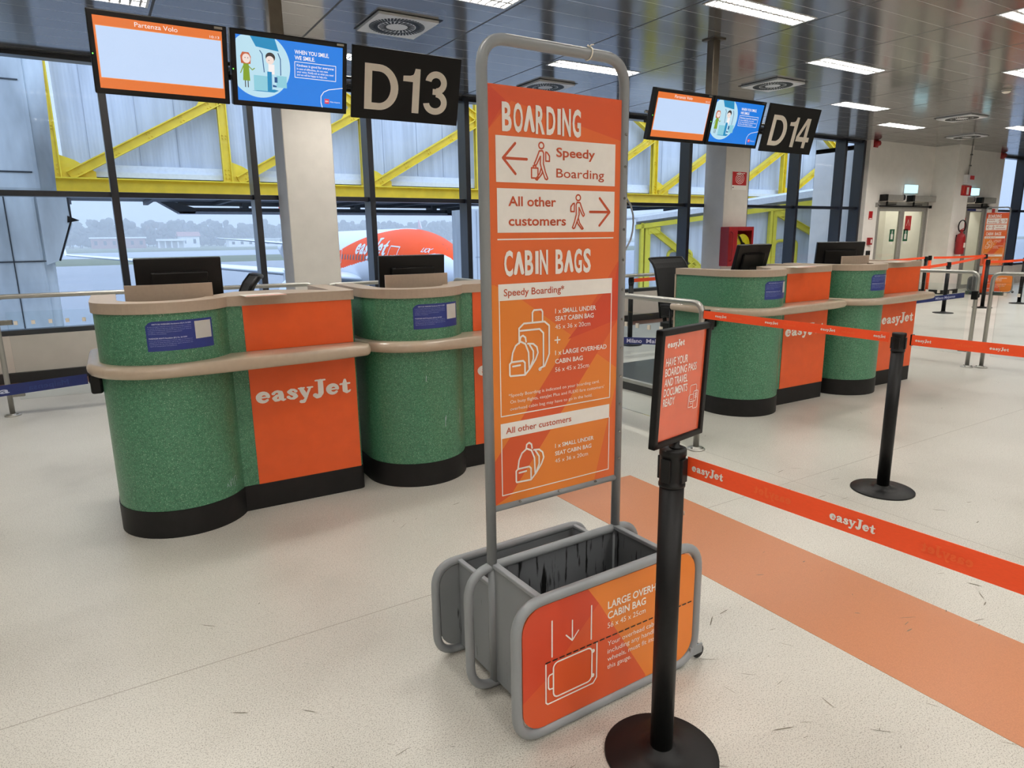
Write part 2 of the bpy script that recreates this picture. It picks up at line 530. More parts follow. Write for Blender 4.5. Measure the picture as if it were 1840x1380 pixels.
class MB:
    def __init__(self, org=(0, 0, 0)):
        self.v, self.f, self.mi, self.sm = [], [], [], []
        self.org = Vector(org)
        self.layer = 0

    def add(self, vs, fs, mi=0, smooth=False):
        b = len(self.v)
        self.v += [Vector(v) for v in vs]
        for f in fs:
            self.f.append(tuple(b+i for i in f))
            self.mi.append(mi)
            self.sm.append(smooth)

    def box(self, x0, x1, y0, y1, z0, z1, mi=0, mat=None):
        vs = [Vector((x, y, z)) for z in (z0, z1) for y in (y0, y1) for x in (x0, x1)]
        if mat is not None:
            vs = [mat @ v for v in vs]
        self.add(vs, [(0, 2, 3, 1), (4, 5, 7, 6), (0, 1, 5, 4), (2, 6, 7, 3), (0, 4, 6, 2), (1, 3, 7, 5)], mi)

    def bar(self, p, q, w, h, mi=0, up=(0, 0, 1)):
        """rectangular bar from p to q, w across, h along 'up'"""
        p, q = Vector(p), Vector(q)
        d = (q-p).normalized()
        s = d.cross(Vector(up))
        s = s.normalized() if s.length > 1e-6 else Vector((1, 0, 0))
        u = s.cross(d)
        vs = [e+s*a*w/2+u*b*h/2 for e in (p, q) for a, b in ((-1, -1), (1, -1), (1, 1), (-1, 1))]
        self.add(vs, [(3, 2, 1, 0), (4, 5, 6, 7), (0, 1, 5, 4), (1, 2, 6, 5), (2, 3, 7, 6), (3, 0, 4, 7)], mi)

    def ibeam(self, p, q, depth, flange, tk, nrm, mi=0):
        """rolled-steel section: web plus two flanges, flanges stand along nrm"""
        p, q, n = Vector(p), Vector(q), Vector(nrm).normalized()
        d = (q-p).normalized()
        s = d.cross(n).normalized()
        self.bar(p, q, depth, tk, mi, up=n)
        for a in (-1, 1):
            o = s*a*(depth-tk)/2
            self.bar(p+o, q+o, tk, flange, mi, up=n)

    def tube(self, path, r, seg=12, closed=False, mi=0, caps=True):
        P = [Vector(p) for p in path]
        n = len(P)
        T = []
        for i in range(n):
            a = P[i-1] if (i > 0 or closed) else P[i]
            b = P[(i+1) % n] if (i < n-1 or closed) else P[i]
            T.append((b-a).normalized())
        up = Vector((0, 0, 1)) if abs(T[0].z) < .9 else Vector((1, 0, 0))
        u = (up-T[0]*up.dot(T[0])).normalized()
        vs = []
        for i in range(n):
            u = (u-T[i]*u.dot(T[i]))
            u = u.normalized() if u.length > 1e-6 else T[i].orthogonal().normalized()
            s = T[i].cross(u)
            rr = r[i] if isinstance(r, (list, tuple)) else r
            vs += [P[i]+(u*math.cos(2*PI*k/seg)+s*math.sin(2*PI*k/seg))*rr for k in range(seg)]
        fs = []
        for i in range(n if closed else n-1):
            j = (i+1) % n
            fs += [(i*seg+k, i*seg+(k+1) % seg, j*seg+(k+1) % seg, j*seg+k) for k in range(seg)]
        self.add(vs, fs, mi, True)
        if caps and not closed:
            b = len(self.v)-n*seg
            self.f += [tuple(b+k for k in reversed(range(seg))), tuple(b+(n-1)*seg+k for k in range(seg))]
            self.mi += [mi, mi]
            self.sm += [False, False]

    def cyl(self, p, q, r, seg=16, mi=0):
        self.tube([p, q], r, seg, mi=mi)

    def lathe(self, prof, c=(0, 0, 0), seg=32, mi=0, axis=None):
        c = Vector(c)
        Q = Vector((0, 0, 1)).rotation_difference(Vector(axis)).to_matrix() if axis else None
        vs = []
        for r, z in prof:
            for k in range(seg):
                v = Vector((r*math.cos(2*PI*k/seg), r*math.sin(2*PI*k/seg), z))
                vs.append(c+(Q @ v if Q else v))
        fs = [(i*seg+k, i*seg+(k+1) % seg, (i+1)*seg+(k+1) % seg, (i+1)*seg+k) for i in range(len(prof)-1) for k in range(seg)]
        self.add(vs, fs, mi, True)

    def prism(self, poly, d0, d1, fn=None, mi=0, smooth=False):
        """2-D outline extruded from d0 to d1; fn(u, v, d) places it (default: plan outline, d = z)"""
        fn = fn or (lambda u, v, d: (u, v, d))
        n = len(poly)
        self.add([fn(u, v, d0) for u, v in poly]+[fn(u, v, d1) for u, v in poly],
                 [tuple(reversed(range(n))), tuple(range(n, 2*n))], mi)
        self.add([fn(u, v, d0) for u, v in poly]+[fn(u, v, d1) for u, v in poly],
                 [(i, (i+1) % n, n+(i+1) % n, n+i) for i in range(n)], mi, smooth)

    def flat(self, poly, fn, d=0., mi=0):
        self.add([fn(u, v, d) for u, v in poly], [tuple(range(len(poly)))], mi)

    def rect(self, u0, u1, v0, v1, fn, d=0., mi=0):
        self.flat([(u0, v0), (u1, v0), (u1, v1), (u0, v1)], fn, d, mi)

    def step(self, d):
        self.layer += 1
        return d+self.layer*4e-6

    def stroke(self, pts, w, fn, d=.001, closed=False, mi=0, n=8):
        """a drawn line: quads with round joints; pts may carry a radius of their own"""
        P = [(p[0], p[1], p[2] if len(p) > 2 else w/2) for p in pts]
        for x, y, r in P:
            self.flat([(x+r*math.cos(2*PI*k/n), y+r*math.sin(2*PI*k/n)) for k in range(n)], fn, self.step(d), mi)
        m = len(P)
        for i in range(m if closed else m-1):
            a, b = P[i], P[(i+1) % m]
            l = math.hypot(b[0]-a[0], b[1]-a[1])
            if l < 1e-7:
                continue
            nx, ny = -(b[1]-a[1])/l, (b[0]-a[0])/l
            self.flat([(a[0]-nx*a[2], a[1]-ny*a[2]), (b[0]-nx*b[2], b[1]-ny*b[2]), (b[0]+nx*b[2], b[1]+ny*b[2]), (a[0]+nx*a[2], a[1]+ny*a[2])], fn, self.step(d), mi)

    def text(self, s, u0, u1, v0, cap, fn, d=.001, bold=0., mi=0):
        """set s so that its ink runs from u0 to u1, baseline v0, capitals 'cap' tall"""
        vs, fs = text2d(s, bold)
        a, b = min(x for x, y in vs), max(x for x, y in vs)
        ky = cap/CAPH
        kx = (u1-u0)/(b-a) if u1 is not None else ky
        self.add([fn(u0+(x-a)*kx, v0+y*ky, d) for x, y in vs], fs, mi)

    def fat(self, s, u0, u1, v0, cap, fn, d=.001, mi=0):
        """the rounded slab wordmark, u0..u1 wide, capital height 'cap'"""
        W = sum(FAT[c][0] for c in s)
        kx, ky = (u1-u0)/W, cap/1.53
        x = 0
        for c in s:
            adv, st = FAT[c]
            for pts in st:
                def g(a, b, dd, x=x):
                    return fn(u0+(x+a)*kx, v0+b*ky, dd)
                self.stroke([(p[0], p[1], p[2]) for p in pts], 0, g, d, mi=mi, n=12)
            x += adv

    def build(self, name, mats, parent=None, bevel=0., smooth_angle=None):
        me = bpy.data.meshes.new(name)
        me.from_pydata([v-self.org for v in self.v], [], self.f)
        for m in (mats if isinstance(mats, (list, tuple)) else [mats]):
            me.materials.append(M[m] if isinstance(m, str) else m)
        for p, i, s in zip(me.polygons, self.mi, self.sm):
            p.material_index = i
            p.use_smooth = s
        me.update()
        o = bpy.data.objects.new(name, me)
        C.objects.link(o)
        if parent:
            o.parent = parent
        if bevel:
            md = o.modifiers.new('soft_edges', 'BEVEL')
            md.width = bevel
            md.segments = 2
            md.limit_method = 'ANGLE'
        return o


def ribbon(mb, pts, w_, fn, d):
    """constant-width band with square ends"""
    n = len(pts)
    L_, R_ = [], []
    for i in range(n):
        a, b = pts[max(0, i-1)], pts[min(n-1, i+1)]
        l = math.hypot(b[0]-a[0], b[1]-a[1])
        nx, ny = -(b[1]-a[1])/l*w_/2, (b[0]-a[0])/l*w_/2
        L_.append((pts[i][0]+nx, pts[i][1]+ny))
        R_.append((pts[i][0]-nx, pts[i][1]-ny))
    for i in range(n-1):
        mb.flat([R_[i], R_[i+1], L_[i+1], L_[i]], fn, d)


def digit(mb, c, u0, u1, v0, cap, fn, d):
    """bold grotesque D, 1, 3 and 4, drawn in a unit box and stretched to u0..u1, v0..v0+cap"""
    def g(x, y, dd):
        return fn(u0+(u1-u0)*x, v0+cap*y, dd)
    if c == 'D':
        mb.rect(0, .215, 0, 1, g, d)
        P = [(.215, .93), (.40, .93)]
        P += [(.42+.475*math.cos(R(a)), .5+.43*math.sin(R(a))) for a in range(90, -91, -10)]
        P += [(.40, .07), (.215, .07)]
        # bowl thicker at the side than at top and bottom
        out = [(.215, 1), (.42, 1)]+[(.42+.58*math.cos(R(a)), .5+.5*math.sin(R(a))) for a in range(80, -81, -10)]+[(.42, 0), (.215, 0)]
        inn = [(.215, .845), (.42, .845)]+[(.42+.35*math.cos(R(a)), .5+.345*math.sin(R(a))) for a in range(80, -81, -10)]+[(.42, .155), (.215, .155)]
        for i in range(len(out)-1):
            mb.flat([out[i], inn[i], inn[i+1], out[i+1]], g, d)
    elif c == '1':
        mb.flat([(.58, 0), (1, 0), (1, 1), (.70, 1), (.64, .90), (.58, .86)], g, d)
        mb.flat([(0, .70), (.58, .70), (.58, .86), (.42, .835), (0, .82)], g, d)
    elif c == '3':
        def k(cx, cy, rx, ry, w1, w2, a0, a1, st):
            A_ = list(range(a0, a1, st))+[a1]
            return [(cx+(rx+w1/2)*math.cos(R(a)), cy+(ry+w2/2)*math.sin(R(a))) for a in A_], [(cx+(rx-w1/2)*math.cos(R(a)), cy+(ry-w2/2)*math.sin(R(a))) for a in A_]
        for args in ((.49, .735, .325, .19, .25, .15, 172, -88, -10), (.49, .285, .375, .205, .25, .15, 88, -172, -10)):
            o_, i_ = k(*args)
            for q in range(len(o_)-1):
                mb.flat([o_[q], i_[q], i_[q+1], o_[q+1]], g, mb.step(d))
        mb.rect(.36, .52, .465, .60, g, mb.step(d))
    elif c == '4':
        mb.rect(.56, .80, 0, 1, g, d)
        mb.flat([(0, .21), (.56, .21), (.56, .37), (0, .37)], g, d)
        mb.rect(.80, 1, .21, .37, g, d)
        mb.flat([(0, .37), (.20, .37), (.58, .82), (.58, 1), (.50, 1)], g, mb.step(d))


def fillet(pts, r, n=6, closed=False):
    P = [Vector(p) for p in pts]
    out = []
    m = len(P)
    for i in range(m):
        if not closed and i in (0, m-1):
            out.append(P[i])
            continue
        a, b, c = P[i-1], P[i], P[(i+1) % m]
        d1, d2 = (a-b), (c-b)
        l = min(r/max(1e-6, math.tan(d1.angle(d2)/2)), d1.length*.49, d2.length*.49)
        p, q = b+d1.normalized()*l, b+d2.normalized()*l
        for k in range(n+1):
            t = k/n
            out.append(p*(1-t)**2+b*2*t*(1-t)+q*t*t)
    return out


def rrect(u0, u1, v0, v1, r, n=6):
    o = []
    for cx, cy, a0 in ((u1-r, v1-r, 0), (u0+r, v1-r, 90), (u0+r, v0+r, 180), (u1-r, v0+r, 270)):
        o += [(cx+r*math.cos(R(a0+90*k/n)), cy+r*math.sin(R(a0+90*k/n))) for k in range(n+1)]
    return o


def thing(name, label, cat, loc=(0, 0, 0), rot=(0, 0, 0), group=None, kind=None):
    o = bpy.data.objects.new(name, None)
    C.objects.link(o)
    o.location = loc
    o.rotation_euler = rot
    o.empty_display_size = .1
    return tag(o, label, cat, group, kind)


def tag(o, label=None, cat=None, group=None, kind=None):
    if label:
        o['label'] = label
    if cat:
        o['category'] = cat
    if group:
        o['group'] = group
    if kind:
        o['kind'] = kind
    return o


def copy_tree(o, parent=None):
    c = o.copy()
    C.objects.link(c)
    if parent:
        c.parent = parent
    for ch in o.children:
        copy_tree(ch, c)
    return c


def part_label(o, s):
    o['label'] = s
    return o


def struct(mb, name, mats, label, cat, bevel=0.):
    return tag(mb.build(name, mats, None, bevel), label, cat, kind='structure')


def XZ(y):
    """upright plane facing the camera side (-Y): u = x, v = z"""
    return lambda u, v, d: (u, y-d, v)


LOCXZ = XZ(0)

# ------------------------------------------------------------------ room shell
CZ = 3.47
WX = [-1.2, .33, 1.866, 3.37, 4.85, 6.35, 7.87, 9.39, 10.95, 12.50, 14.04, 14.72]
X0R, X1R, Y0R = -7.0, 30.0, -8.0

mb = MB()
mb.box(X0R, X1R, Y0R, 9.25, -.12, 0)
struct(mb, 'floor', 'floor', 'cream speckled vinyl floor of the gate area with scuff marks', 'floor')
mb = MB()
mb.box(2.172, 2.766, -6.5, 3.06, 0, .0012)
struct(mb, 'trim_1', 'stripe', 'terracotta stripe laid in the cream floor beside the tall gauge', 'floor stripe')
mb = MB()
mb.box(-6.9, 14.7, 8.62, 9.04, 0, .0012)
struct(mb, 'trim_2', 'brown', 'brown floor strip running along the foot of the window wall', 'floor strip')

mb = MB()
zone = [(-.6, 4, .4, 3.3, 46), (.3, 1.9, .9, 1.75, 40), (1.6, 2.2, .8, 1.9, 22), (1.5, 3.8, .6, 2.4, 30), (2.9, 4.6, .8, 3.4, 26), (3.6, 9, 1.5, 3.2, 20)]
for xa, xb, ya, yb_0, n_s in zone:
    for _ in range(n_s):
        cx, cy, a, l = rnd.uniform(xa, xb), rnd.uniform(ya, yb_0), rnd.gauss(-.2, .6), rnd.choice((.006, .008, .012, .02, .03, .04))
        wd = l*rnd.uniform(.12, .45) if l < .02 else rnd.uniform(.0015, .005)
        ca, sa = math.cos(a), math.sin(a)
        mb.add([(cx+ca*u*l-sa*v*wd, cy+sa*u*l+ca*v*wd, .0016) for u, v in ((-1, 0), (-.6, -.5), (.5, -.4), (1, .1), (.4, .5), (-.5, .45))], [tuple(range(6))])
tag(mb.build('floor_scuffs', 'scuff'), 'dark heel scuffs scattered over the cream floor', 'scuffs', kind='stuff')

# fixtures that need a hole in the ceiling: (x0, x1, y0, y1)
LIGHTS = [(-.55, 6.87), (-.55, 4.46), (-.55, 2.0), (2.15, 7.72), (2.15, 5.39), (2.15, 3.0), (2.15, .6), (4.84, 6.84), (4.84, 4.44), (4.84, 2.04), (4.84, -.36),
          (7.49, 5.28), (7.49, 3.28), (7.49, .9), (10.18, 6.74), (10.18, 4.36), (10.18, 2.0), (12.86, 7.55), (12.95, 4.75), (12.95, 2.4), (15.58, 6.58), (15.58, 4.2),
          (18.3, 5.6), (-3.2, 5.4), (-3.2, 3.0), (-3.2, .6), (-.55, -.4), (2.15, -1.8), (7.49, -1.5), (-.55, -2.8), (4.84, -2.8), (10.18, -.4), (21.0, 6.5),
          (2.15, -4.2), (-3.2, -1.8), (-3.2, -4.2), (7.49, -4.2), (-.55, -5.6), (4.84, -5.6), (10.18, -2.8), (12.95, -1.0)]  # rearmost lamps are unseen additions that light upright faces
LW, LD = 1.225, .25
DIFF = [(2.735, 6.40, .61), (5.455, 7.89, .59), (8.12, 6.36, .60), (13.45, 6.49, .60), (16.18, 7.66, .58)]
holes = [(x, x+LW, y-LD/2, y+LD/2) for x, y in LIGHTS]
xs = sorted({X0R, X1R} | {v for h in holes for v in h[:2]})
ys = sorted({Y0R, 9.25} | {v for h in holes for v in h[2:]})
mb = MB()
for i in range(len(xs)-1):
    for j in range(len(ys)-1):
        cx, cy = (xs[i]+xs[i+1])/2, (ys[j]+ys[j+1])/2
        if any(h[0] < cx < h[1] and h[2] < cy < h[3] for h in holes):
            continue
        mb.add([(xs[i], ys[j], CZ), (xs[i], ys[j+1], CZ), (xs[i+1], ys[j+1], CZ), (xs[i+1], ys[j], CZ)], [(0, 1, 2, 3)])
struct(mb, 'ceiling', 'ceiling', 'glossy dark grey metal strip ceiling mirroring the windows', 'ceiling')
mb = MB()
mb.box(X0R, X1R, Y0R, 9.25, 3.75, 3.9)
struct(mb, 'trim_3', 'wall', 'concrete slab above the ceiling void', 'slab')

# walls
mb = MB()
mb.box(X0R-.2, X1R+.2, Y0R-.2, Y0R, 0, 3.8)
struct(mb, 'wall_back', 'wall', 'plain white wall far behind the viewer', 'wall')
mb = MB()
mb.box(X0R-.2, X0R, Y0R, 9.25, 0, 3.8)
struct(mb, 'wall_left', 'wall', 'plain white end wall to the left outside the view', 'wall')
mb = MB()
mb.box(X1R, X1R+.2, Y0R, 9.25, 0, 3.8)
struct(mb, 'wall_right', 'wall', 'plain white end wall far to the right', 'wall')
mb = MB()
mb.box(-1.16, 14.72, 9.06, 9.25, 0, .515)
struct(mb, 'wall_window', 'sillwall', 'low cream wall under the big windows', 'wall')
mb = MB()
mb.box(X0R, -1.16, 9.02, 9.25, 0, CZ+.3)
struct(mb, 'wall_pier', 'wall', 'cream wall end at the left edge beside the first window', 'wall')
mb = MB()
mb.box(-1.16, 30, 9.06, 9.25, 3.455, 3.8)
struct(mb, 'wall_header', 'frame', 'dark spandrel above the windows at the ceiling line', 'wall')
mb = MB()
mb.box(-7, 14.72, 9.0, 9.06, 0, .11)
struct(mb, 'baseboard_window', 'skirt', 'black skirting along the low window wall', 'baseboard')
# wall with the first double door, jutting pier, wall with the second door
mb = MB()
mb.box(14.80, 15.30, 8.93, 9.25, 0, 3.5)
mb.box(17.46, 17.60, 8.93, 9.25, 0, 3.5)
mb.box(15.30, 17.46, 8.93, 9.25, 2.20, 3.5)
struct(mb, 'wall_doors', 'wall', 'white wall around the double door right of the windows', 'wall')
mb = MB()
mb.box(17.50, 18.16, 8.40, 9.25, 0, 3.5)
struct(mb, 'wall_pillar', 'wall', 'white wall pier between the two doors carrying the extinguisher', 'wall')
mb = MB()
mb.box(18.16, 18.30, 8.80, 9.25, 0, 3.5)
mb.box(20.10, 20.72, 8.80, 9.25, 0, 3.5)
mb.box(18.30, 20.10, 8.80, 9.25, 2.22, 3.5)
struct(mb, 'wall_exit', 'wall', 'white wall around the second door at the far right', 'wall')
mb = MB()
mb.box(14.80, 15.30, 8.90, 8.93, 0, .1)
mb.box(17.46, 17.50, 8.90, 8.93, 0, .1)
mb.box(17.48, 18.18, 8.37, 8.40, 0, .1)
mb.box(17.47, 17.50, 8.40, 8.90, 0, .1)
mb.box(20.10, 20.72, 8.77, 8.80, 0, .1)
struct(mb, 'baseboard_doors', 'skirt', 'black skirting at the foot of the door walls', 'baseboard')
# vestibules behind the two doors
mb = MB()
mb.box(14.9, 20.4, 10.15, 10.25, 0, 3.4)
mb.box(14.8, 14.9, 9.25, 10.25, 0, 3.4)
mb.box(20.4, 20.5, 9.25, 10.25, 0, 3.4)
mb.box(17.8, 17.9, 9.25, 10.15, 0, 3.4)
mb.box(14.8, 20.5, 9.25, 10.25, 3.3, 3.4)
mb.box(14.8, 20.5, 9.25, 10.25, -.1, 0)
struct(mb, 'wall_vestibule', 'wall', 'pale vestibule seen through the glass doors', 'wall')

for x, lab in ((15.8, 'unseen added vestibule lamp behind the double glass door'), (18.6, 'unseen added vestibule lamp behind the second door')):  # unseen lamps added to brighten the rooms behind the door glass
    t = thing('vestibule_fill_lamp', lab, 'ceiling light', (x+.6, 9.75, 3.295))
    mb = MB()
    mb.box(-.6, .6, -.12, .12, -.05, 0)
    mb.build('housing', 'diff', t)
    mb = MB()
    mb.box(-.57, .57, -.09, .09, -.058, -.05)
    mb.build('lit_diffuser', 'tube', t)
    d = bpy.data.lights.new('vestibule_fill_light', 'AREA')
    d.shape = 'RECTANGLE'
    d.size, d.size_y = 1.1, .2
    d.energy = 34
    d.color = (1, .97, .84)
    lo_ = bpy.data.objects.new('vestibule_fill_light', d)
    C.objects.link(lo_)
    lo_.location = (x+.6, 9.75, 3.235)

# columns
for k, (x0, x1, lab) in enumerate(((2.135, 2.735, 'white concrete column behind the first counter, left of the aircraft'), (9.85, 10.49, 'white concrete column carrying the red hose cabinet'))):
    mb = MB()
    mb.box(x0, x1, 8.60, 9.08, 0, CZ)
    struct(mb, 'column', 'column', lab, 'column', .012)

# windows: a frame per bay, its two panes as children


def window(n, x0, x1, last=False):
    mb = MB()
    for x in ([x0, x1] if last else [x0]):
        mb.box(x-.0375, x+.0375, 9.0, 9.24, .51, 3.455)
    a, b = x0+.0375, x1-.0375
    mb.box(a, b, 9.08, 9.22, .51, .572)
    mb.box(a, b, 9.06, 9.22, 2.0, 2.06)
    mb.box(a, b, 9.06, 9.22, 3.415, 3.455)
    t = tag(mb.build('window_%d' % n, 'frame', None, .004), ('dark-framed window bay number %d from the left with two panes' % n) if n < 12 else 'dark-framed window bay at the far right past the second door', 'window', kind='structure')
    for z0, z1 in ((.572, 2.0), (2.06, 3.415)):
        g = MB()
        g.add([(a, 9.15, z0), (b, 9.15, z0), (b, 9.15, z1), (a, 9.15, z1)], [(0, 1, 2, 3)])
        g.build('window_pane', 'pane', t)


for n in range(len(WX)-1):
    window(n+1, WX[n], WX[n+1], n == len(WX)-2)
for n, (a, b) in enumerate(((20.80, 22.5), (22.5, 24.2), (24.2, 25.9), (25.9, 28))):
    window(12+n, a, b, n == 3)
mb = MB()
mb.box(20.72, 30, 9.06, 9.25, 0, .515)
struct(mb, 'wall_sill_right', 'sillwall', 'low cream wall under the far right windows', 'wall')
mb = MB()
mb.box(28.03, 30, 9.06, 9.25, .5, 3.5)
struct(mb, 'wall_end', 'wall', 'white wall past the far right windows', 'wall')

# staff platform behind the right-hand counters
t = thing('staff_platform', 'low dark staff platform with pale metal edge behind the right counters', 'platform', (5.9, 5.1, 0))
mb = MB((5.9, 5.1, 0))
mb.box(4.42, 7.4, 4.42, 5.62, 0, .105)
mb.build('deck', 'platform', t)
mb = MB((5.9, 5.1, 0))
mb.box(4.375, 4.42, 4.42, 5.62, .078, .112)
part_label(mb.build('edge_strip', 'alu', t, .004), 'pale metal nosing')
mb = MB((5.9, 5.1, 0))
mb.box(4.385, 4.42, 4.42, 5.62, 0, .078)
mb.build('riser', 'skirt', t)

# doors
def glass_door(n, x0, x1, y, label, only_right=False):
    h = 2.05
    mb = MB()
    fw = .055
    xm = (x0+x1)/2
    mb.box(x0, x0+fw, y-.02, y+.06, 0, 2.2)
    mb.box(x1-fw, x1, y-.02, y+.06, 0, 2.2)
    mb.box(x0, x1, y-.02, y+.06, h, h+.13)
    t = tag(mb.build('door_%d' % n, 'alu', None, .004), label, 'door', kind='structure')
    for a, b in ((x0+fw, xm-.004), (xm+.004, x1-fw)):
        mb = MB()
        for c, d in ((a, a+.085), (b-.085, b)):
            mb.box(c, d, y, y+.045, .02, h)
        mb.box(a+.085, b-.085, y, y+.045, .02, .12)
        mb.box(a+.085, b-.085, y, y+.045, h-.08, h)
        leaf = mb.build('door_leaf', 'alu', t, .003)
        g = MB()
        g.add([(a+.085, y+.02, .12), (b-.085, y+.02, .12), (b-.085, y+.02, h-.08), (a+.085, y+.02, h-.08)], [(0, 1, 2, 3)])
        g.build('glass', 'doorglass', leaf)
    mb = MB()
    mb.box(x0+.04, x1+.13, y-.05, y-.03, 2.065, 2.095)
    mb.box(x1+.02, x1+.13, y-.08, y-.0, 2.045, 2.11)
    mb.build('track_bar', 'black', t)
    for a, b in ((x0+.04, x0+.78), (x0+1.16, x1+.13)):
        mb = MB()
        mb.box(a+.1, b, y-.16, y, 2.19, 2.325)
        o = part_label(mb.build('operator_housing', 'alu', t, .006), 'grey door operator box')
        e = MB()
        e.box(a, a+.1, y-.165, y, 2.185, 2.33)
        e.build('end_cap', 'black', o, .004)
        r = MB()
        r.bar((a+.2, y-.09, 2.18), (a+.2, y-.09, 2.08), .03, .03)
        r.bar((a+.2, y-.09, 2.10), (a+.62, y-.06, 2.12), .02, .02)
        r.build('closer_arm', 'black', o)
    mb = MB()
    mb.cyl((x0+.98, y-.06, 2.28), (x0+.98, y, 2.28), .065, 16)
    mb.build('motion_sensor', 'black', t)
    return t


glass_door(1, 15.30, 17.46, 8.95, 'double glass door with grey frame and green stickers right of the windows')
glass_door(2, 18.30, 20.10, 8.82, 'second double glass door partly hidden behind the white pier')

# ------------------------------------------------------------------ ceiling fixtures
def troffer_root(x, y, label):
    t = thing('ceiling_light', label, 'ceiling light', (x, y, CZ), group='recessed louvre lights')
    o = (0, 0, 0)
    mb = MB()
    mb.box(0, LW, -LD/2, LD/2, .085, .10)
    mb.box(0, LW, -LD/2-.002, -LD/2+.004, 0, .1)
    mb.box(0, LW, LD/2-.004, LD/2+.002, 0, .1)
    mb.box(-.002, .004, -LD/2, LD/2, 0, .1)
    mb.box(LW-.004, LW+.002, -LD/2, LD/2, 0, .1)
    mb.build('housing', 'diff', t)
    mb = MB()
    for a, b, c, d in ((-.012, LW+.012, -LD/2-.012, -LD/2+.008), (-.012, LW+.012, LD/2-.008, LD/2+.012), (-.012, .008, -LD/2, LD/2), (LW-.008, LW+.012, -LD/2, LD/2)):
        mb.box(a, b, c, d, -.004, .004)
    mb.build('trim_frame', 'diff', t)
    mb = MB()
    for yy in (-.003,):
        mb.box(.008, LW-.008, yy-.012, yy+.018, .001, .022)
    for k in range(16):
        x_ = .008+(LW-.016)*(k+.5)/16
        for s in (-1, 1):
            y0, y1 = sorted((s*.004, s*(LD/2-.006)))
            mb.box(x_-.010, x_+.010, y0, y1, .001, .022)
    mb.build('louvre', 'louvre', t)
    return t


def lamp(x, y):
    d = bpy.data.lights.new('louvre_light_beam', 'AREA')
    d.shape = 'RECTANGLE'
    d.size, d.size_y = LW-.03, LD-.02
    d.energy = LAMP*(2.6 if y < -1 else .95 if y < 1 else 2.2 if x > 12 else 1.3 if y > 4 else .88)  # unseen rear lamps boosted as fill for upright faces
    d.color = (1.0, .955, .885)
    d.spread = R(180)
    o = bpy.data.objects.new('louvre_light_beam', d)
    C.objects.link(o)
    o.location = (x+LW/2, y, CZ+.030)
    return o


NAMES = {(4.84, 4.44): 'long louvre ceiling light at the top of the picture above the D14 screens', (4.84, 6.84): 'louvre ceiling light showing through the tall sign hoop',
         (7.49, 5.28): 'louvre ceiling light up to the right of the D14 sign', (10.18, 6.74): 'louvre ceiling light just right of the D14 board, low over the window head',
         (12.86, 7.55): 'small distant louvre light above the double door', (7.49, 3.28): 'louvre ceiling light cut by the upper right corner of the picture',
         (10.18, 4.36): 'louvre ceiling light at the right edge over the smoke detector', (15.58, 6.58): 'far louvre ceiling light at the right edge above the second door',
         (2.15, 5.39): 'louvre ceiling light at the top edge left of the tall hoop', (-.55, 6.87): 'louvre ceiling light at the top edge above the departure screen',
         (2.15, 7.72): 'louvre ceiling light mostly hidden between the smile screen and the D13 board'}
proto = None
for x, y in LIGHTS:
    lab = NAMES.get((x, y), 'unseen louvre ceiling light added outside the view')
    if proto is None:
        t = proto = troffer_root(x, y, lab)
    else:
        t = copy_tree(proto)
        t.location = (x, y, CZ)
        t['label'] = lab
    lamp(x, y)


def diffuser(x, y, s, label):
    t = thing('ceiling_diffuser', label, 'air diffuser', (x, y, CZ), group='square swirl air diffusers')
    h = s/2
    mb = MB()
    mb.box(-h-.014, h+.014, -h-.014, h+.014, -.003, 0)
    part_label(mb.build('shade_sheet', 'black', t), 'black sheet as shadow gap')  # black sheet stands in for the shaded gap round the plate
    mb = MB()
    mb.box(-h, h-.022, -h, h-.022, -.028, -.003)
    p = mb.build('plate', 'diff', t, .003)
    mb = MB()
    c = -.015
    for k in range(24):
        a = 2*PI*k/24
        for r0, r1, da in ((.10, .165, .35), (.175, .255, .22)):
            for off in ((0,) if r0 < .15 else (0, PI/24)):
                b = a+off
                p0 = (c+r0*s/.6*math.cos(b), c+r0*s/.6*math.sin(b), -.0285)
                p1 = (c+r1*s/.6*math.cos(b+da*.5), c+r1*s/.6*math.sin(b+da*.5), -.0285)
                mb.bar(p0, p1, .021, .002)
    mb.build('slots', 'black', p)
    return t


for (x, y, s), lab in zip(DIFF, ('square swirl air diffuser above the D13 board', 'square swirl air diffuser behind the top edge of the tall orange sign',
                                 'square swirl air diffuser above the D14 board', 'nearer of the two distant air diffusers at the right', 'farther of the two distant air diffusers, over the white pier')):
    diffuser(x, y, s, lab)

t = thing('smoke_detector', 'round cream smoke detector on the ceiling at the upper right', 'smoke detector', (11.46, 4.97, CZ))
mb = MB((0, 0, 0))
mb.lathe([(0, -.05), (.035, -.048), (.055, -.035), (.062, -.012), (.062, 0), (0, 0)], seg=20)
mb.build('body', 'cream', t)
mb = MB()
mb.lathe([(.0575, -.026), (.061, -.026), (.062, -.020), (.058, -.020)], seg=20)
mb.build('sensor_ring', 'black', t)

# ------------------------------------------------------------------ hanging signs
TILT = R(14)


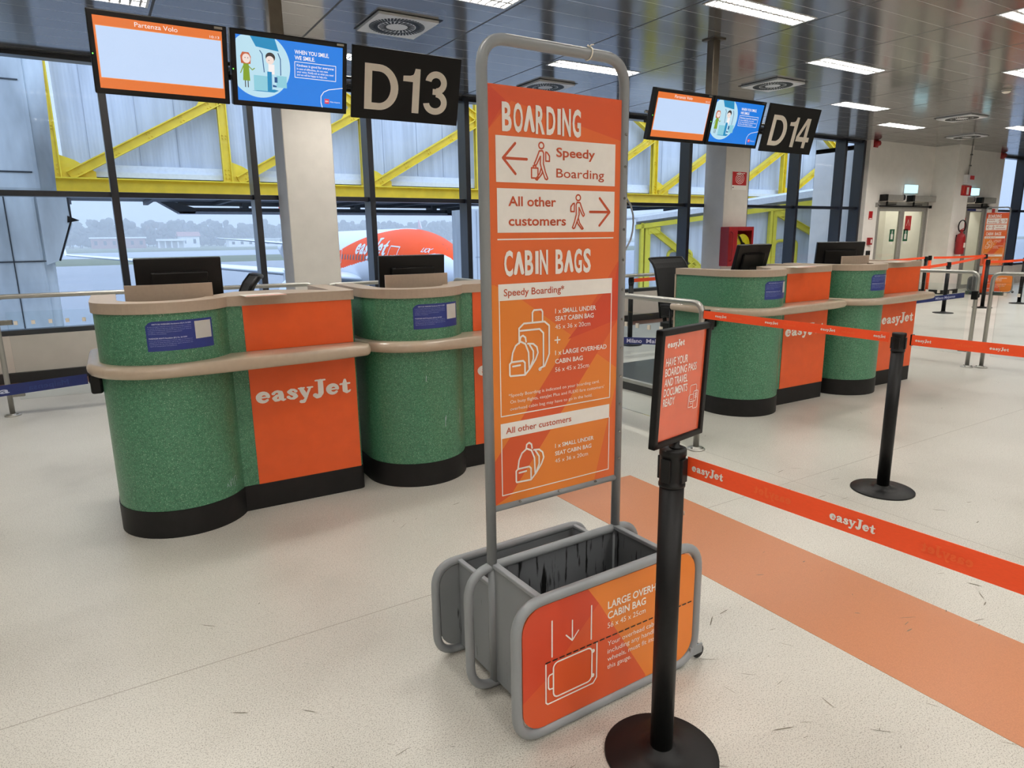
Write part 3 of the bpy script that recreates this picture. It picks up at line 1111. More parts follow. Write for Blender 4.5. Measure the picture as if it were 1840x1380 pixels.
def hang(gx, num, first):
    """pole with rails, two screens and the gate board; gx = shift from the D13 group"""
    px = 1.32 if first else 5.77
    nm = 'D13' if first else 'D14'
    t = thing('hanging_pole', 'bronze-grey ceiling pole and rails holding the %s screens' % nm, 'hanging pole', (px, 5.24, CZ))
    o = (px, 5.24, CZ)
    mb = MB(o)
    mb.box(px-.047, px+.047, 5.235, 5.325, 2.45, CZ)
    mb.build('pole', 'polemetal', t, .004)
    mb = MB(o)
    mb.box(px-.085, px+.085, 5.195, 5.365, CZ-.012, CZ)
    mb.build('ceiling_plate', 'polemetal', t)
    for z, r in ((2.685, .014), (2.60, .018)):
        mb = MB(o)
        mb.cyl((gx+.2, 5.222, z), (gx+2.6, 5.222, z), r, 12)
        mb.build('rail', 'chrome' if z > 2.65 else 'black', t)
    for x in (gx+.55, gx+1.35, gx+2.2):
        mb = MB(o)
        mb.box(x-.03, x+.03, 5.162, 5.226, 2.56, 2.73)
        mb.build('bracket', 'black', t)

    def screen(x0, x1, name, label):
        cx, w = (x0+x1)/2, (x1-x0)
        s = thing('display_screen', label, 'screen', (cx, 5.09, 2.641), (TILT, 0, 0), 'screens hanging at the gates')
        h = .472
        mb = MB()
        mb.box(-w/2, w/2, -.012, .05, -h/2, h/2)
        mb.build('housing', 'screen_black', s, .006)
        mb = MB()
        mb.box(w/2-.075, w/2-.025, -.0135, -.012, h/2-.022, h/2-.008)
        part_label(mb.build('badge', 'chrome', s), 'small silver badge')
        mb = MB()
        mb.box(-w/2+.008, -w/2+.014, -.0135, -.012, -.015, -.007)
        mb.build('power_light', 'led', s)
        return s, w, h
    F = LOCXZ
    s, w, h = screen(gx+.157, gx+.942, 'd', 'hanging screen headed Partenza Volo with blank pale blue field, %s' % ('left of the D13 group' if first else 'left of the D14 group'))
    a, b, c, d = -.362, .362, -.202, .202
    mb = MB()
    mb.rect(a, b, c, d, F, .0125)
    mb.build('display', 's_orange', s)
    mb = MB()
    mb.rect(a+.012, b-.008, c+.062, d-.055, F, .013)
    mb.rect(a+.008, b-.004, c+.058, d-.051, F, .0128, 1)
    mb.build('blank_field', ['s_white', 's_orange2'], s)
    mb = MB()
    mb.text('Partenza Volo', -.140, .100, d-.038, .026, F, .0135)
    mb.text('10:13', .288, .345, d-.045, .014, F, .0135)
    mb.build('lettering', 's_text', s)

    s, w, h = screen(gx+.962, gx+1.752, 'd', 'hanging blue screen reading WHEN YOU SMILE, WE SMILE, %s' % ('beside the D13 board' if first else 'beside the D14 board'))
    mb = MB()
    mb.rect(a, b, c, d, F, .0125)
    mb.build('display', 's_blue', s)
    # cartoon of a check-in desk in a disc
    mb = MB()
    cxd, cyd, rd = -.215, .03, .205
    disc = []
    for k in range(64):
        x = cxd+rd*math.cos(2*PI*k/64)
        y = cyd+rd*math.sin(2*PI*k/64)
        disc.append((max(a, x), min(d, max(c, y))))
    mb.flat(disc, F, .013, 0)
    mb.flat([(-.27, d), (-.11, d), (-.085, d-.075), (-.235, d-.06)], F, .0132, 1)
    mb.stroke([(-.21, .12), (-.195, .10), (-.185, -.01)], .006, F, .0134, mi=2)
    mb.stroke([(-.09, .115), (-.075, .08), (-.075, -.02)], .006, F, .0134, mi=2)
    mb.rect(-.255, -.165, -.13, -.035, F, .0133, 3)
    mb.rect(-.165, -.135, -.125, -.005, F, .0134, 1)
    mb.flat([(-.27, -.135), (-.12, -.135), (-.09, -.12), (-.12, -.115)], F, .0132, 1)
    mb.rect(-.105, -.035, -.1, -.025, F, .0133, 3)
    mb.rect(-.118, -.098, -.07, -.035, F, .0135, 4)
    mb.flat([(-.13, -.1), (-.105, -.1), (-.105, -.09), (-.13, -.085)], F, .0135, 4)
    mb.build('cartoon_desk', ['s_cyan', 's_teal', 's_navy', 's_cyan2', 's_navy'], s)
    mb = MB()

    def ell(cx, cy, rx, ry, dd, mi, n=20):
        mb.flat([(cx+rx*math.cos(2*PI*k/n), cy+ry*math.sin(2*PI*k/n)) for k in range(n)], F, dd, mi)
    hx = -.303
    mb.flat([(hx-.03, .03), (hx+.03, .03), (hx+.034, .075), (hx+.02, .1), (hx-.02, .1), (hx-.034, .075)], F, .0136, 0)
    ell(hx+.004, .062, .026, .029, .0137, 1)
    mb.flat([(hx-.016, .03), (hx+.018, .03), (hx+.024, -.075), (hx-.022, -.075)], F, .0138, 2)
    mb.stroke([(hx+.018, .015), (hx+.04, -.005), (hx+.055, .006)], .006, F, .0138, mi=2)
    mb.stroke([(hx-.016, .015), (hx-.036, -.03)], .006, F, .0138, mi=2)
    mb.stroke([(hx-.008, -.075), (hx-.008, -.115)], .006, F, .0136, mi=3)
    mb.stroke([(hx+.01, -.075), (hx+.01, -.115)], .006, F, .0136, mi=3)
    kx = -.142
    ell(kx, .085, .032, .03, .0136, 3)
    ell(kx-.003, .067, .027, .026, .0137, 1)
    mb.rect(kx-.014, kx+.026, -.02, .042, F, .0131, 4)
    for ex in (hx-.004, hx+.014, kx-.01):
        ell(ex, .066, .003, .003, .0139, 3, 8)
    mb.build('cartoon_people', ['s_hair', 's_skin', 's_green', 's_dark', 's_text'], s)
    mb = MB()
    mb.text('WHEN YOU SMILE,', .022, .262, .128, .024, F, .0133, .02)
    mb.text('WE SMILE.', .022, .163, .092, .024, F, .0133, .02)
    mb.text('Kindness is good for everyone:', .036, .300, .050, .015, F, .0133, .015)
    for i, (tx, x1) in enumerate((('In case of difficulties, do not raise', .255), ('your voice. Kindly ask us what you need', .295), ('and we will be happy to help you.', .250))):
        mb.text(tx, .036, x1, .029-.019*i, .0125, F, .0133, .01)
    mb.stroke([(.022, .078), (.312, .078), (.312, -.022), (.022, -.022)], .004, F, .0132, True)
    mb.stroke([(b, -.062), (.26, -.082), (.225, -.10), (.205, -.13), (.205, -.17), (.214, c)], .005, F, .0132)
    mb.text('Milan Airports', .272, .345, -.166, .009, F, .0133)
    mb.rect(.232, .264, -.176, -.144, F, .0131, 1)
    mb.text('SEA', .236, .260, -.165, .010, F, .0134, .02)
    mb.build('lettering', ['s_text', 's_red'], s)

    # gate board
    dx = .0 if first else .03
    x0, x1 = gx+1.791+dx, gx+2.673+dx
    cx = (x0+x1)/2
    s = thing('gate_sign', 'black hanging gate board with cream characters %s' % nm, 'gate sign', (cx, 5.092, 2.633), (TILT, 0, 0), 'gate number boards')
    wv, hv = (x1-x0)/2, .246
    mb = MB()
    mb.box(-wv, wv, -.012, .012, -hv, hv)
    mb.build('board', 'signblack', s, .003)
    mb = MB()
    b0, cap = -.178, .315
    x = x0+.095
    digit(mb, 'D', x-cx, x+.268-cx, b0, cap, F, .0128)
    x2 = x0+.400
    digit(mb, '1', x2-cx, x2+.138-cx, b0, cap, F, .0128)
    if first:
        digit(mb, '3', x0+.575-cx, x0+.780-cx, b0, cap, F, .0128)
    else:
        digit(mb, '4', x0+.560-cx, x0+.790-cx, b0, cap, F, .0128)
    mb.build('lettering', 'cream', s)
    mb = MB()
    for xx in (-.3, .3):
        mb.box(xx-.02, xx+.02, .012, .07, -.06, .10)
    mb.build('bracket', 'black', s)


hang(0, 'D13', True)
hang(4.592, 'D14', False)

# ------------------------------------------------------------------ boarding counters
CR = .32          # radius of the round front


def front_path(off=0., n=28):
    """plan line from the back left, round the drum front, to the flat panel and its right corner; off > 0 is outward"""
    r = CR+off
    a1 = math.asin((CR-.18+off)/r) if (CR-.18+off) < r else PI/2
    P = [(-off, .80), (-off, .55)]
    end = 2*PI-math.asin(max(-1, min(1, (CR-.18+off)/r)))
    for k in range(n+1):
        a = PI+(end-PI)*k/n
        P.append((CR+r*math.cos(a), CR+r*math.sin(a)))
    P += [(.70, .18-off), (.95, .18-off), (1.27, .18-off)]
    for k in range(1, 5):
        a = -PI/2+PI/2*k/4
        P.append((1.27+(.03+off)*math.cos(a), .21+(.03+off)*math.sin(a)))
    P += [(1.30+off, .55), (1.30+off, .80)]
    return P


def strip(mb, outer, inner, z0, z1):
    n = len(outer)
    vs = [(x, y, z0) for x, y in outer]+[(x, y, z1) for x, y in outer]+[(x, y, z0) for x, y in inner]+[(x, y, z1) for x, y in inner]
    for i in range(n-1):
        mb.add([vs[k] for k in (i, i+1, n+i+1, n+i)], [(0, 1, 2, 3)], 0, True)
        mb.add([vs[k] for k in (2*n+i, 3*n+i, 3*n+i+1, 2*n+i+1)], [(0, 1, 2, 3)], 0, True)
        mb.add([vs[k] for k in (n+i, n+i+1, 3*n+i+1, 3*n+i)], [(0, 1, 2, 3)])
        mb.add([vs[k] for k in (i, 2*n+i, 2*n+i+1, i+1)], [(0, 1, 2, 3)])
    for i in (0, n-1):
        mb.add([vs[k] for k in (i, n+i, 3*n+i, 2*n+i)], [(0, 1, 2, 3)])


def arc_map(a_mid):
    """wraps a flat notice round the drum: u metres along the arc from angle a_mid, v = height"""
    def g(u, v, d):
        a = a_mid+u/CR
        return (CR+(CR+d)*math.cos(a), CR+(CR+d)*math.sin(a), v)
    return g


NOTICE_IT = ['In caso di negato imbarco o se il volo viene cancellato o subisce', 'un ritardo di almeno due ore, rivolgersi al banco di accettazione', 'o alla porta di imbarco per ottenere il testo che enuncia i diritti del',
             'passeggero, in particolare in materia di compensazione', 'pecuniaria e di assistenza.']
NOTICE_EN = ['If you are denied boarding or if your flight is cancelled or', 'delayed for at least two hours, ask at the check-in counter or', 'boarding gate for the text stating your rights, particularly with', 'regard to compensation and assistance.']


def make_counter(label, board=True, cassette=True):
    t = thing('boarding_counter', label, 'counter', group='curved green boarding counters')
    mb = MB()
    P = front_path(0)
    mb.prism(P, .147, .96, smooth=False)
    inn = front_path(-.05)
    strip(mb, P, inn, .96, 1.162)
    o = mb.build('body', 'green', t)
    for p in o.data.polygons:
        p.use_smooth = abs(p.normal.z) < .5
    md = o.modifiers.new('edge_split', 'EDGE_SPLIT')
    md.split_angle = R(35)
    mb = MB()
    mb.prism(front_path(.004), 0, .147)
    o = mb.build('plinth', 'plinth', t)
    for p in o.data.polygons:
        p.use_smooth = abs(p.normal.z) < .5
    o.modifiers.new('edge_split', 'EDGE_SPLIT').split_angle = R(35)
    # capping: rim on the drum, deep shelf over the panel
    out, inn = front_path(.010), front_path(-.11)
    inn = [(x, .52) if (.60 < x < 1.25 and y < .5) else (x, y) for x, y in inn]
    inn = [(min(x, 1.19), y) for x, y in inn]
    mb = MB()
    strip(mb, out, inn, 1.160, 1.213)
    o = mb.build('capping', 'beige', t)
    o.modifiers.new('edge_split', 'EDGE_SPLIT').split_angle = R(40)
    mb = MB()
    mb.prism([(.06, .79), (.06, .34), (.12, .18), (.3, .09), (.5, .14), (.62, .24), (1.25, .24), (1.25, .79)], .962, .978)
    part_label(mb.build('desk_top', 'desk', t), 'pale inner desk')
    # side edging
    mb = MB()
    mb.box(-.006, .012, .795, .812, .147, 1.162)
    mb.box(1.288, 1.306, .795, .812, .147, 1.162)
    mb.build('edge_trim', 'beige', t)
    # moulded bumper shelf
    outer, inner = [], []
    rr = CR+.062
    body = front_path(0.0)
    for x, y in body:
        inner.append((x, y))
    m = len(body)
    k0 = 2
    kc = k0+14       # front-most point
    for i, (x, y) in enumerate(body):
        if i < k0:
            outer.append((-.062, y))
        elif x <= CR or i <= kc:
            d = math.hypot(x-CR, y-CR)
            outer.append((CR+(x-CR)/d*rr, CR+(y-CR)/d*rr))
        else:
            outer.append(None)
    idx = [i for i, p in enumerate(outer) if p is None]
    x_a, y_a = outer[idx[0]-1]
    # straight run, then a rounded end
    tail = [i for i in idx]
    run = tail[:-6]
    for j, i in enumerate(run):
        tt = (j+1)/len(run)
        xe = 1.288
        outer[i] = (x_a+(xe-x_a)*tt, y_a+(.012-y_a)*tt)
    last = tail[-6:]
    for j, i in enumerate(last):
        a = -PI/2+PI*.62*(j+1)/len(last)
        outer[i] = (1.288+.062*math.cos(a), .074+.062*math.sin(a))
        inner[i] = (1.301, .19)
    mb = MB()
    h = .033
    zc = .8775
    prof = [(-1, -.033, 0)]
    n = m
    rings = []
    for i in range(n):
        I, O = Vector(inner[i]+(0,)), Vector(outer[i]+(0,))
        d = (O-I)
        l = max(d.length, 1e-4)
        u = d/l
        hh = min(h, l*.8)
        ring = [(I.x, I.y, zc+h)]
        for k in range(9):
            a = PI/2-PI*k/8
            q = O-u*hh+u*hh*math.cos(a)
            ring.append((q.x, q.y, zc+h*math.sin(a)))
        ring.append((I.x, I.y, zc-h))
        rings.append(ring)
    for i in range(n-1):
        for k in range(10):
            mb.add([rings[i][k], rings[i+1][k], rings[i+1][k+1], rings[i][k+1]], [(0, 1, 2, 3)], 0, True)
    mb.add(rings[0], [tuple(range(11))])
    mb.add(rings[-1], [tuple(reversed(range(11)))])
    o = mb.build('bumper_rail', 'rail', t)
    import bmesh
    bm = bmesh.new()
    bm.from_mesh(o.data)
    bmesh.ops.remove_doubles(bm, verts=bm.verts, dist=1e-5)
    bm.to_mesh(o.data)
    bm.free()
    o.modifiers.new('edge_split', 'EDGE_SPLIT').split_angle = R(50)
    # orange panels
    F = XZ(.176)
    for z0, z1, nm in ((.912, 1.160, 'upper orange panel'), (.147, .846, 'lower orange panel')):
        mb = MB()
        mb.box(.688, 1.283, .176, .182, z0, z1)
        p = part_label(mb.build('front_panel', 'orange', t), nm)
        if z0 < .5:
            mb = MB()
            mb.fat('easyJet', .716, 1.250, .612, .100, F, .0008)
            mb.build('lettering', 'white', p)
    # passenger notice
    G = arc_map(R(279.8))
    mb = MB()
    w2 = .160
    cols = 20
    z0, z1 = .977, 1.123
    for k in range(cols):
        a, b = -w2+2*w2*k/cols, -w2+2*w2*(k+1)/cols
        za = z1-max(0, (.022-(a+w2)))
        zb = z1-max(0, (.022-(b+w2)))
        mb.add([G(a, z0, .0012), G(b, z0, .0012), G(b, zb, .0012), G(a, za, .0012)], [(0, 1, 2, 3)], 0, True)
    nt_ = mb.build('passenger_notice', 'notice', t)
    mb = MB()
    mb.text('DIRITTI DEL PASSEGGERO Regolamento (CE) N. 261/2004', -.130, .045, 1.106, .0062, G, .0018, .02, 1)
    mb.text('PASSENGER RIGHTS Regulation (EC) No. 261/2004', -.150, .020, 1.037, .0062, G, .0018, .02, 1)
    for i, s in enumerate(NOTICE_IT):
        mb.text(s, -.150, .045 if i not in (3, 4) else (.0 if i == 3 else -.07), 1.095-.0088*i, .0045, G, .0018)
    for i, s in enumerate(NOTICE_EN):
        mb.text(s, -.150, .045 if i < 3 else -.03, 1.027-.0088*i, .0045, G, .0018)
    mb.build('notice_text', ['noticetext', 'noticebold'], nt_)
    mb = MB()
    for k in range(8):
        a, b = .062+.088*k/8, .062+.088*(k+1)/8
        mb.add([G(a, 1.024, .0017), G(b, 1.024, .0017), G(b, 1.112, .0017), G(a, 1.112, .0017)], [(0, 1, 2, 3)], 0, True)
    mb.build('blank_square', 'qr', nt_)
    if board:
        mb = MB()
        n = 12
        for k in range(n):
            for s_, (zz0, zz1) in ((0, (.978, 1.285)),):
                pass
        pts = [(.152+.412*k/n, .275+.030*math.sin(PI*k/n)*-1) for k in range(n+1)]
        for k in range(n):
            (xa, ya), (xb, yb) = pts[k], pts[k+1]
            mb.add([(xa, ya, .978), (xb, yb, .978), (xb, yb, 1.285), (xa, ya, 1.285)], [(0, 1, 2, 3)], 0, True)
            mb.add([(xa, ya+.016, .978), (xa, ya+.016, 1.285), (xb, yb+.016, 1.285), (xb, yb+.016, .978)], [(0, 1, 2, 3)], 0, True)
            mb.add([(xa, ya, 1.285), (xb, yb, 1.285), (xb, yb+.016, 1.285), (xa, ya+.016, 1.285)], [(0, 1, 2, 3)])
        for (xa, ya) in (pts[0], pts[-1]):
            mb.add([(xa, ya, .978), (xa, ya+.016, .978), (xa, ya+.016, 1.285), (xa, ya, 1.285)], [(0, 1, 2, 3)])
        part_label(mb.build('privacy_screen', 'beige', t), 'curved beige privacy board')
    if cassette:
        mb = MB()
        mb.box(-.055, -.0, .30, .40, .742, .846)
        c = part_label(mb.build('belt_cassette', 'satin', t, .012), 'black belt cassette on the side')
        mb = MB()
        mb.box(-.058, -.05, .315, .385, .80, .86)
        mb.build('belt_slot', 'black', c, .002)
    return t


ROT = R(-1.5)
CTR = [((-.033, 3.66), 'green counter with orange front nearest the left edge, its belt cassette black', True, True),
       ((1.347, 3.617), 'green counter second from the left, partly hidden by the tall gauge', True, False),
       ((4.375, 3.53), 'green counter right of the tall sign with no privacy board, crossed by the orange belt', False, True),
       ((5.80, 3.49), 'green counter farthest right with the beige privacy board', True, False)]
for k_, ((x, y), lab, bd, cs) in enumerate(CTR):
    t = make_counter(lab, bd, cs)
    if k_ < 2:
        mb = MB()
        G = arc_map(R(279.8))
        if k_ == 0:
            for pts in ([(.145, .205), (.150, .222), (.158, .205)], [(.165, .236), (.172, .200), (.178, .236), (.186, .240), (.192, .204)], [(.198, .240), (.214, .250), (.222, .216)], [(.200, .238), (.204, .190)]):
                mb.stroke(pts, .0016, G, .0006)
        else:
            for u, v, l in ((-.10, .66, .035), (.02, .36, .06), (.025, .40, .03), (.165, .38, .06), (.162, .35, .03)):
                mb.stroke([(u, v), (u+.003, v+l)], .0022, G, .0006)
        part_label(mb.build('scratches', 'noticebold', t), 'pale scratches in the green laminate')
    t.location = (x, y, 0)
    t.rotation_euler.z = ROT


def monitor(x, y, z, w, h, rz, label, tilt=R(-10), zb=.978):
    t = thing('computer_monitor', label, 'monitor', (x, y, zb), (0, 0, rz), 'monitors on the counters')
    # the back faces -Y; the top leans towards -Y
    A = Matrix.Translation((0, 0, z-zb)) @ Matrix.Rotation(-tilt, 4, 'X')
    mb = MB()
    mb.box(-w/2, w/2, -.014, .02, -h/2, h/2, mat=A)
    p = mb.build('screen_housing', 'screen_black', t, .006)
    mb = MB()
    mb.box(-w*.33, w*.33, -.034, -.014, -h*.46, h*.22, mat=A)
    mb.build('rear_bulge', 'screen_black', p, .008)
    mb = MB()
    mb.bar(A @ Vector((-w*.28, -.026, h*.225)), A @ Vector((w*.28, -.026, h*.225)), .010, .006)
    for k in range(26):
        x_ = -w*.28+w*.56*k/25
        mb.bar(A @ Vector((x_, -.0345, h*.20)), A @ Vector((x_, -.0345, h*.235)), .0022, .002)
    part_label(mb.build('vent_grille', 'satin', p), 'row of vent slits')
    mb = MB()
    mb.box(-w/2+.008, w/2-.008, .0201, .0206, -h/2+.01, h/2-.01, mat=A)
    mb.build('panel', 'jetglass', p)
    mb = MB()
    mb.box(-.04, .04, -.02, .0, 0.012, z-zb+.02)
    mb.build('neck', 'satin', t, .004)
    mb = MB()
    mb.box(-.11, .11, -.08, .11, 0, .012)
    mb.build('foot', 'satin', t, .004)


monitor(.424, 4.31, 1.272, .450, .28, ROT, 'black monitor on the leftmost counter seen from behind', R(-4))
monitor(1.842, 4.26, 1.252, .470, .28, ROT, 'black monitor on the second counter in front of the aircraft', R(-4))
monitor(5.17, 4.16, 1.265, .465, .29, R(2), 'black monitor leaning on the counter in front of the column with the hose cabinet', R(-14))
monitor(6.46, 4.12, 1.27, .475, .28, R(-34), 'black monitor on the farthest counter turned towards the viewer', R(-8))

# loose cards on the shelves
for x, y, rz, lab in ((.765, 3.785, R(4), 'orange and white card lying on the shelf of the leftmost counter'), (5.20, 3.66, R(-3), 'white card lying on the shelf of the counter crossed by the orange belt'),
                      (6.66, 3.63, R(3), 'white card lying on the shelf of the farthest counter')):
    t = thing('information_card', lab, 'card', (x, y, 1.2132), (0, 0, rz))
    mb = MB()
    mb.box(-.105, .105, -.075, .075, 0, .003)
    mb.build('card', 'paper', t)
    mb = MB()
    mb.rect(-.105, .105, -.075, -.045, lambda u, v, d: (u, v, d), .0034)
    mb.build('orange_band', 'orange', t)

# ------------------------------------------------------------------ cabin bag gauge with boarding sign


def circle_pts(cx, cy, r, n=20, a0=0, a1=360):
    return [(cx+r*math.cos(R(a0+(a1-a0)*k/n)), cy+r*math.sin(R(a0+(a1-a0)*k/n))) for k in range(n+1)]


def walker(mb, x, z, s, flip, F, mi, case):
    """outlined walking passenger with a rucksack; s = body height"""
    f = -1 if flip else 1

    def P(l):
        return [(x+f*a*s, z+b*s) for a, b in l]
    w_ = .042*s*1.05
    mb.stroke([(x+f*(.02*s+.085*s*math.cos(2*PI*k/16)), z+.905*s+.085*s*math.sin(2*PI*k/16)) for k in range(16)], w_, F, closed=True, mi=mi)
    mb.stroke(P([(-.05, .76), (-.17, .50), (-.22, .42)]), w_, F, mi=mi)
    mb.stroke(P([(-.05, .76), (.06, .77), (.10, .70), (.09, .42), (.16, .20), (.24, .03), (.20, 0), (.15, .02), (.02, .30), (-.02, .42), (-.01, .62), (-.13, .42), (-.18, .36), (-.22, .40)]), w_, F, mi=mi)
    mb.stroke(P([(.01, .30), (-.04, .16), (-.18, .0), (-.13, -.02), (.03, .14), (.06, .22)]), w_, F, mi=mi)
    mb.stroke(P([(.17, .74), (.22, .73), (.30, .64), (.30, .50), (.17, .50)]), w_, F, True and .001, closed=True, mi=mi)
    if case:
        mb.stroke(P([(-.32, .30), (-.10, .30), (-.10, .03), (-.32, .03)]), w_, F, closed=True, mi=mi)
        mb.stroke(P([(-.26, .30), (-.26, .36), (-.17, .36), (-.17, .30)]), w_, F, mi=mi)


def arrow(mb, x0, x1, z, head, F, mi, w_=.008):
    """shaft from x0 to the tip x1"""
    s = -1 if x1 < x0 else 1
    mb.stroke([(x0, z), (x1, z)], w_, F, mi=mi)
    mb.stroke([(x1-s*head, z+head), (x1, z), (x1-s*head, z-head)], w_, F, mi=mi)


def backpack(mb, x, z, k, F, mi):
    """outlined rucksack, lower left corner (x, z), scale k"""
    def P(l):
        return [(x+a*k, z+b*k) for a, b in l]
    w_ = .0058
    mb.stroke(P([(.0, .05), (.0, .35), (.06, .40), (.44, .40), (.50, .34), (.50, .0), (.02, .02), (.0, .05)]), w_, F, mi=mi)
    mb.stroke(P([(.06, .40), (.10, .65), (.20, .84), (.36, .94), (.52, .86), (.62, .62), (.64, .16)]), w_, F, mi=mi)
    mb.stroke(P([(.50, .0), (.66, .15), (.86, .40), (.94, .58), (.90, .74), (.78, .84), (.60, .86)]), w_, F, mi=mi)
    mb.stroke(P([(.66, .15), (.78, .42), (.78, .64), (.66, .82)]), w_, F, mi=mi)
    mb.stroke(P([(.34, .95), (.36, 1.06), (.44, 1.10), (.52, 1.04), (.54, .92)]), w_, F, mi=mi)
    mb.stroke(P([(.10, .28), (.34, .29)]), w_, F, mi=mi)


def make_gauge(label, mirror, full, group=None):
    """local x: along the sign, y: 0 at the sign plane and -.28 at the front panel"""
    t = thing('bag_gauge', label, 'bag gauge', group=group)
    r = .0165
    # tall hoop
    mb = MB()
    x0, x1, zt = -.0045, .529, 2.047
    hoop = fillet([(x0, 0, .45), (x0, 0, zt), (x1, 0, zt), (x1, 0, .45)], .085, 8)
    mb.tube(hoop, r, 16)
    mb.tube([(x0, 0, .645), (x1, 0, .645)], .0125, 12)
    hp = mb.build('sign_hoop', 'grey', t)
    mb = MB()
    for xx in (.10, .26, .42):
        mb.cyl((xx, -.0118, .652), (xx, -.0165, .654), .004, 8)
    for i in range(12):
        mb.cyl((x1-.004, -.016, .72+i*.1), (x1-.004, -.0185, .72+i*.1), .004, 8)
    mb.build('rivets', 'chrome', hp)
    # sign panel
    sx0, sx1, sz0, sz1 = .008, .515, .655, 1.925
    mb = MB()
    mb.box(sx0, sx1, -.006, .006, sz0, sz1)
    pn = mb.build('sign_panel', 'so', t, .001)
    F = XZ(-.006)
    # background facets of the print
    mb = MB()
    mb.flat([(sx0, sz1), (sx0, 1.80), (.09, 1.885), (sx1, 1.80), (sx1, sz1)], F, .0003, 0)
    mb.flat([(sx0, 1.80), (sx0, sz1), (.07, 1.885)], F, .0005, 1)
    mb.flat([(sx0, 1.36), (sx0, sz0), (.42, sz0), (sx1, 1.0), (sx1, 1.42), (.12, 1.36)], F, .00025, 2)
    mb.flat([(sx1, 1.42), (sx1, 1.22), (.07, .68), (sx0, sz0), (sx0, .80)], F, .0005, 0)
    mb.flat([(.30, 1.17), (.50, 1.36), (sx1, 1.42), (sx1, 1.22)], F, .0007, 1)
    mb.flat([(.02, 1.36), (.12, 1.31), (sx1, 1.05), (sx1, 1.42)], F, .0004, 3)
    mb.build('print_background', ['so2', 'so3', 'so4', 'so'], pn)
    mb = MB()
    W_, O_ = 0, 1
    d1, d2 = .0010, .0018
    mb.rect(.033, .490, 1.658, 1.788, F, d1)
    mb.rect(.035, .490, 1.513, 1.641, F, d1)
    mb.rect(.034, .488, 1.4915, 1.4955, F, d1)
    mb.rect(.034, .486, 1.311, 1.361, F, d1)
    mb.stroke([(.0365, 1.311), (.0365, .948), (.4845, .948), (.4845, 1.311)], .0035, F, d1)
    mb.rect(.034, .484, .875, .924, F, d1)
    mb.stroke([(.0365, .875), (.0365, .684), (.4845, .684), (.4845, .875)], .0035, F, d1)
    mb.build('white_boxes', 'white', pn)
    mb = MB()
    # headings, their A without a crossbar
    def heading(s, u0, u1, v0, cap):
        n = len(s)
        adv = {'I': .50, ' ': .62}
        tot = sum(adv.get(c, 1) for c in s)
        x = u0
        k = (u1-u0)/(tot-.16)
        for c in s:
            w_ = adv.get(c, 1)*k
            if c == 'A':
                mb.stroke([(x+.07*k, v0+.006), (x+.42*k, v0+cap-.006), (x+.76*k, v0+.006)], .0125, F, d2)
            elif c == 'I':
                mb.rect(x+.04*k, x+.04*k+.0125, v0, v0+cap, F, d2)
            elif c != ' ':
                mb.text(c, x, x+.84*k, v0, cap, F, d2, .03)
            x += w_
    heading('BOARDING', .056, .346, 1.803, .074)
    heading('CABIN BAGS', .056, .392, 1.387, .070)
    T = [('1 x SMALL UNDER', .247, .417, 1.259, .0145, .02), ('SEAT CABIN BAG', .247, .407, 1.2345, .0145, .02), ('45 x 36 x 20cm', .247, .393, 1.208, .0145, 0),
         ('1 x LARGE OVERHEAD', .247, .466, 1.123, .0145, .02), ('CABIN BAG', .247, .362, 1.0945, .0145, .02), ('56 x 45 x 25cm', .247, .389, 1.067, .0145, 0),
         ('1 x SMALL UNDER', .247, .414, .807, .0135, .02), ('SEAT CABIN BAG', .247, .404, .780, .0135, .02), ('45 x 36 x 20cm', .247, .389, .754, .0135, 0)]
    if full:
        T += [('*Speedy Boarding is indicated on your boarding card.', .065, .436, 1.007, .010, 0), ('On busy flights, easyJet Plus and FLEXI fare customers\'', .071, .458, .986, .010, 0),
              ('overhead cabin bag may have to go in the hold.', .070, .405, .963, .010, 0)]
    for s, a, b, v, c, bd in T:
        mb.text(s, a, b, v, c, F, d2, bd)
    mb.stroke([(.246, 1.172), (.266, 1.172)], .0045, F, d2)
    mb.stroke([(.256, 1.162), (.256, 1.182)], .0045, F, d2)
    # suitcase with rucksack, and the lone rucksack
    Sz = .0058
    mb.stroke([(.107, 1.175), (.107, 1.222), (.125, 1.236), (.205, 1.236), (.223, 1.222), (.223, 1.130), (.205, 1.092), (.188, 1.088)], Sz, F, d2)
    mb.stroke([(.112, 1.214), (.185, 1.214), (.200, 1.200), (.200, 1.094)], Sz, F, d2)
    mb.stroke([(.158, 1.238), (.158, 1.268), (.164, 1.275), (.192, 1.275), (.197, 1.268), (.197, 1.238)], Sz, F, d2)
    mb.stroke(circle_pts(.186, 1.084, .004, 8), .004, F, d2)
    backpack(mb, .071, 1.072, .115, F, 0)
    backpack(mb, .090, .716, .117, F, 0)
    mb.build('white_lettering', 'white', pn)
    mb = MB()
    if not mirror:
        arrow(mb, .142, .058, 1.726, .043, F, 0)
        walker(mb, .193, 1.670, .108, False, F, 0, True)
        mb.text('Speedy', .251, .404, 1.739, .026, F, d2, .018)
        mb.text('Boarding', .251, .443, 1.678, .026, F, d2, .006)
        mb.text('All other', .074, .250, 1.591, .027, F, d2, .018)
        mb.text('customers', .074, .289, 1.534, .027, F, d2, .018)
        walker(mb, .340, 1.524, .105, True, F, 0, False)
        arrow(mb, .386, .469, 1.576, .043, F, 0)
    else:
        mb.text('Speedy', .064, .217, 1.739, .026, F, d2, .018)
        mb.text('Boarding', .064, .256, 1.678, .026, F, d2, .006)
        walker(mb, .33, 1.670, .108, True, F, 0, True)
        arrow(mb, .386, .469, 1.726, .043, F, 0)
        arrow(mb, .142, .058, 1.576, .043, F, 0)
        walker(mb, .193, 1.524, .105, False, F, 0, False)
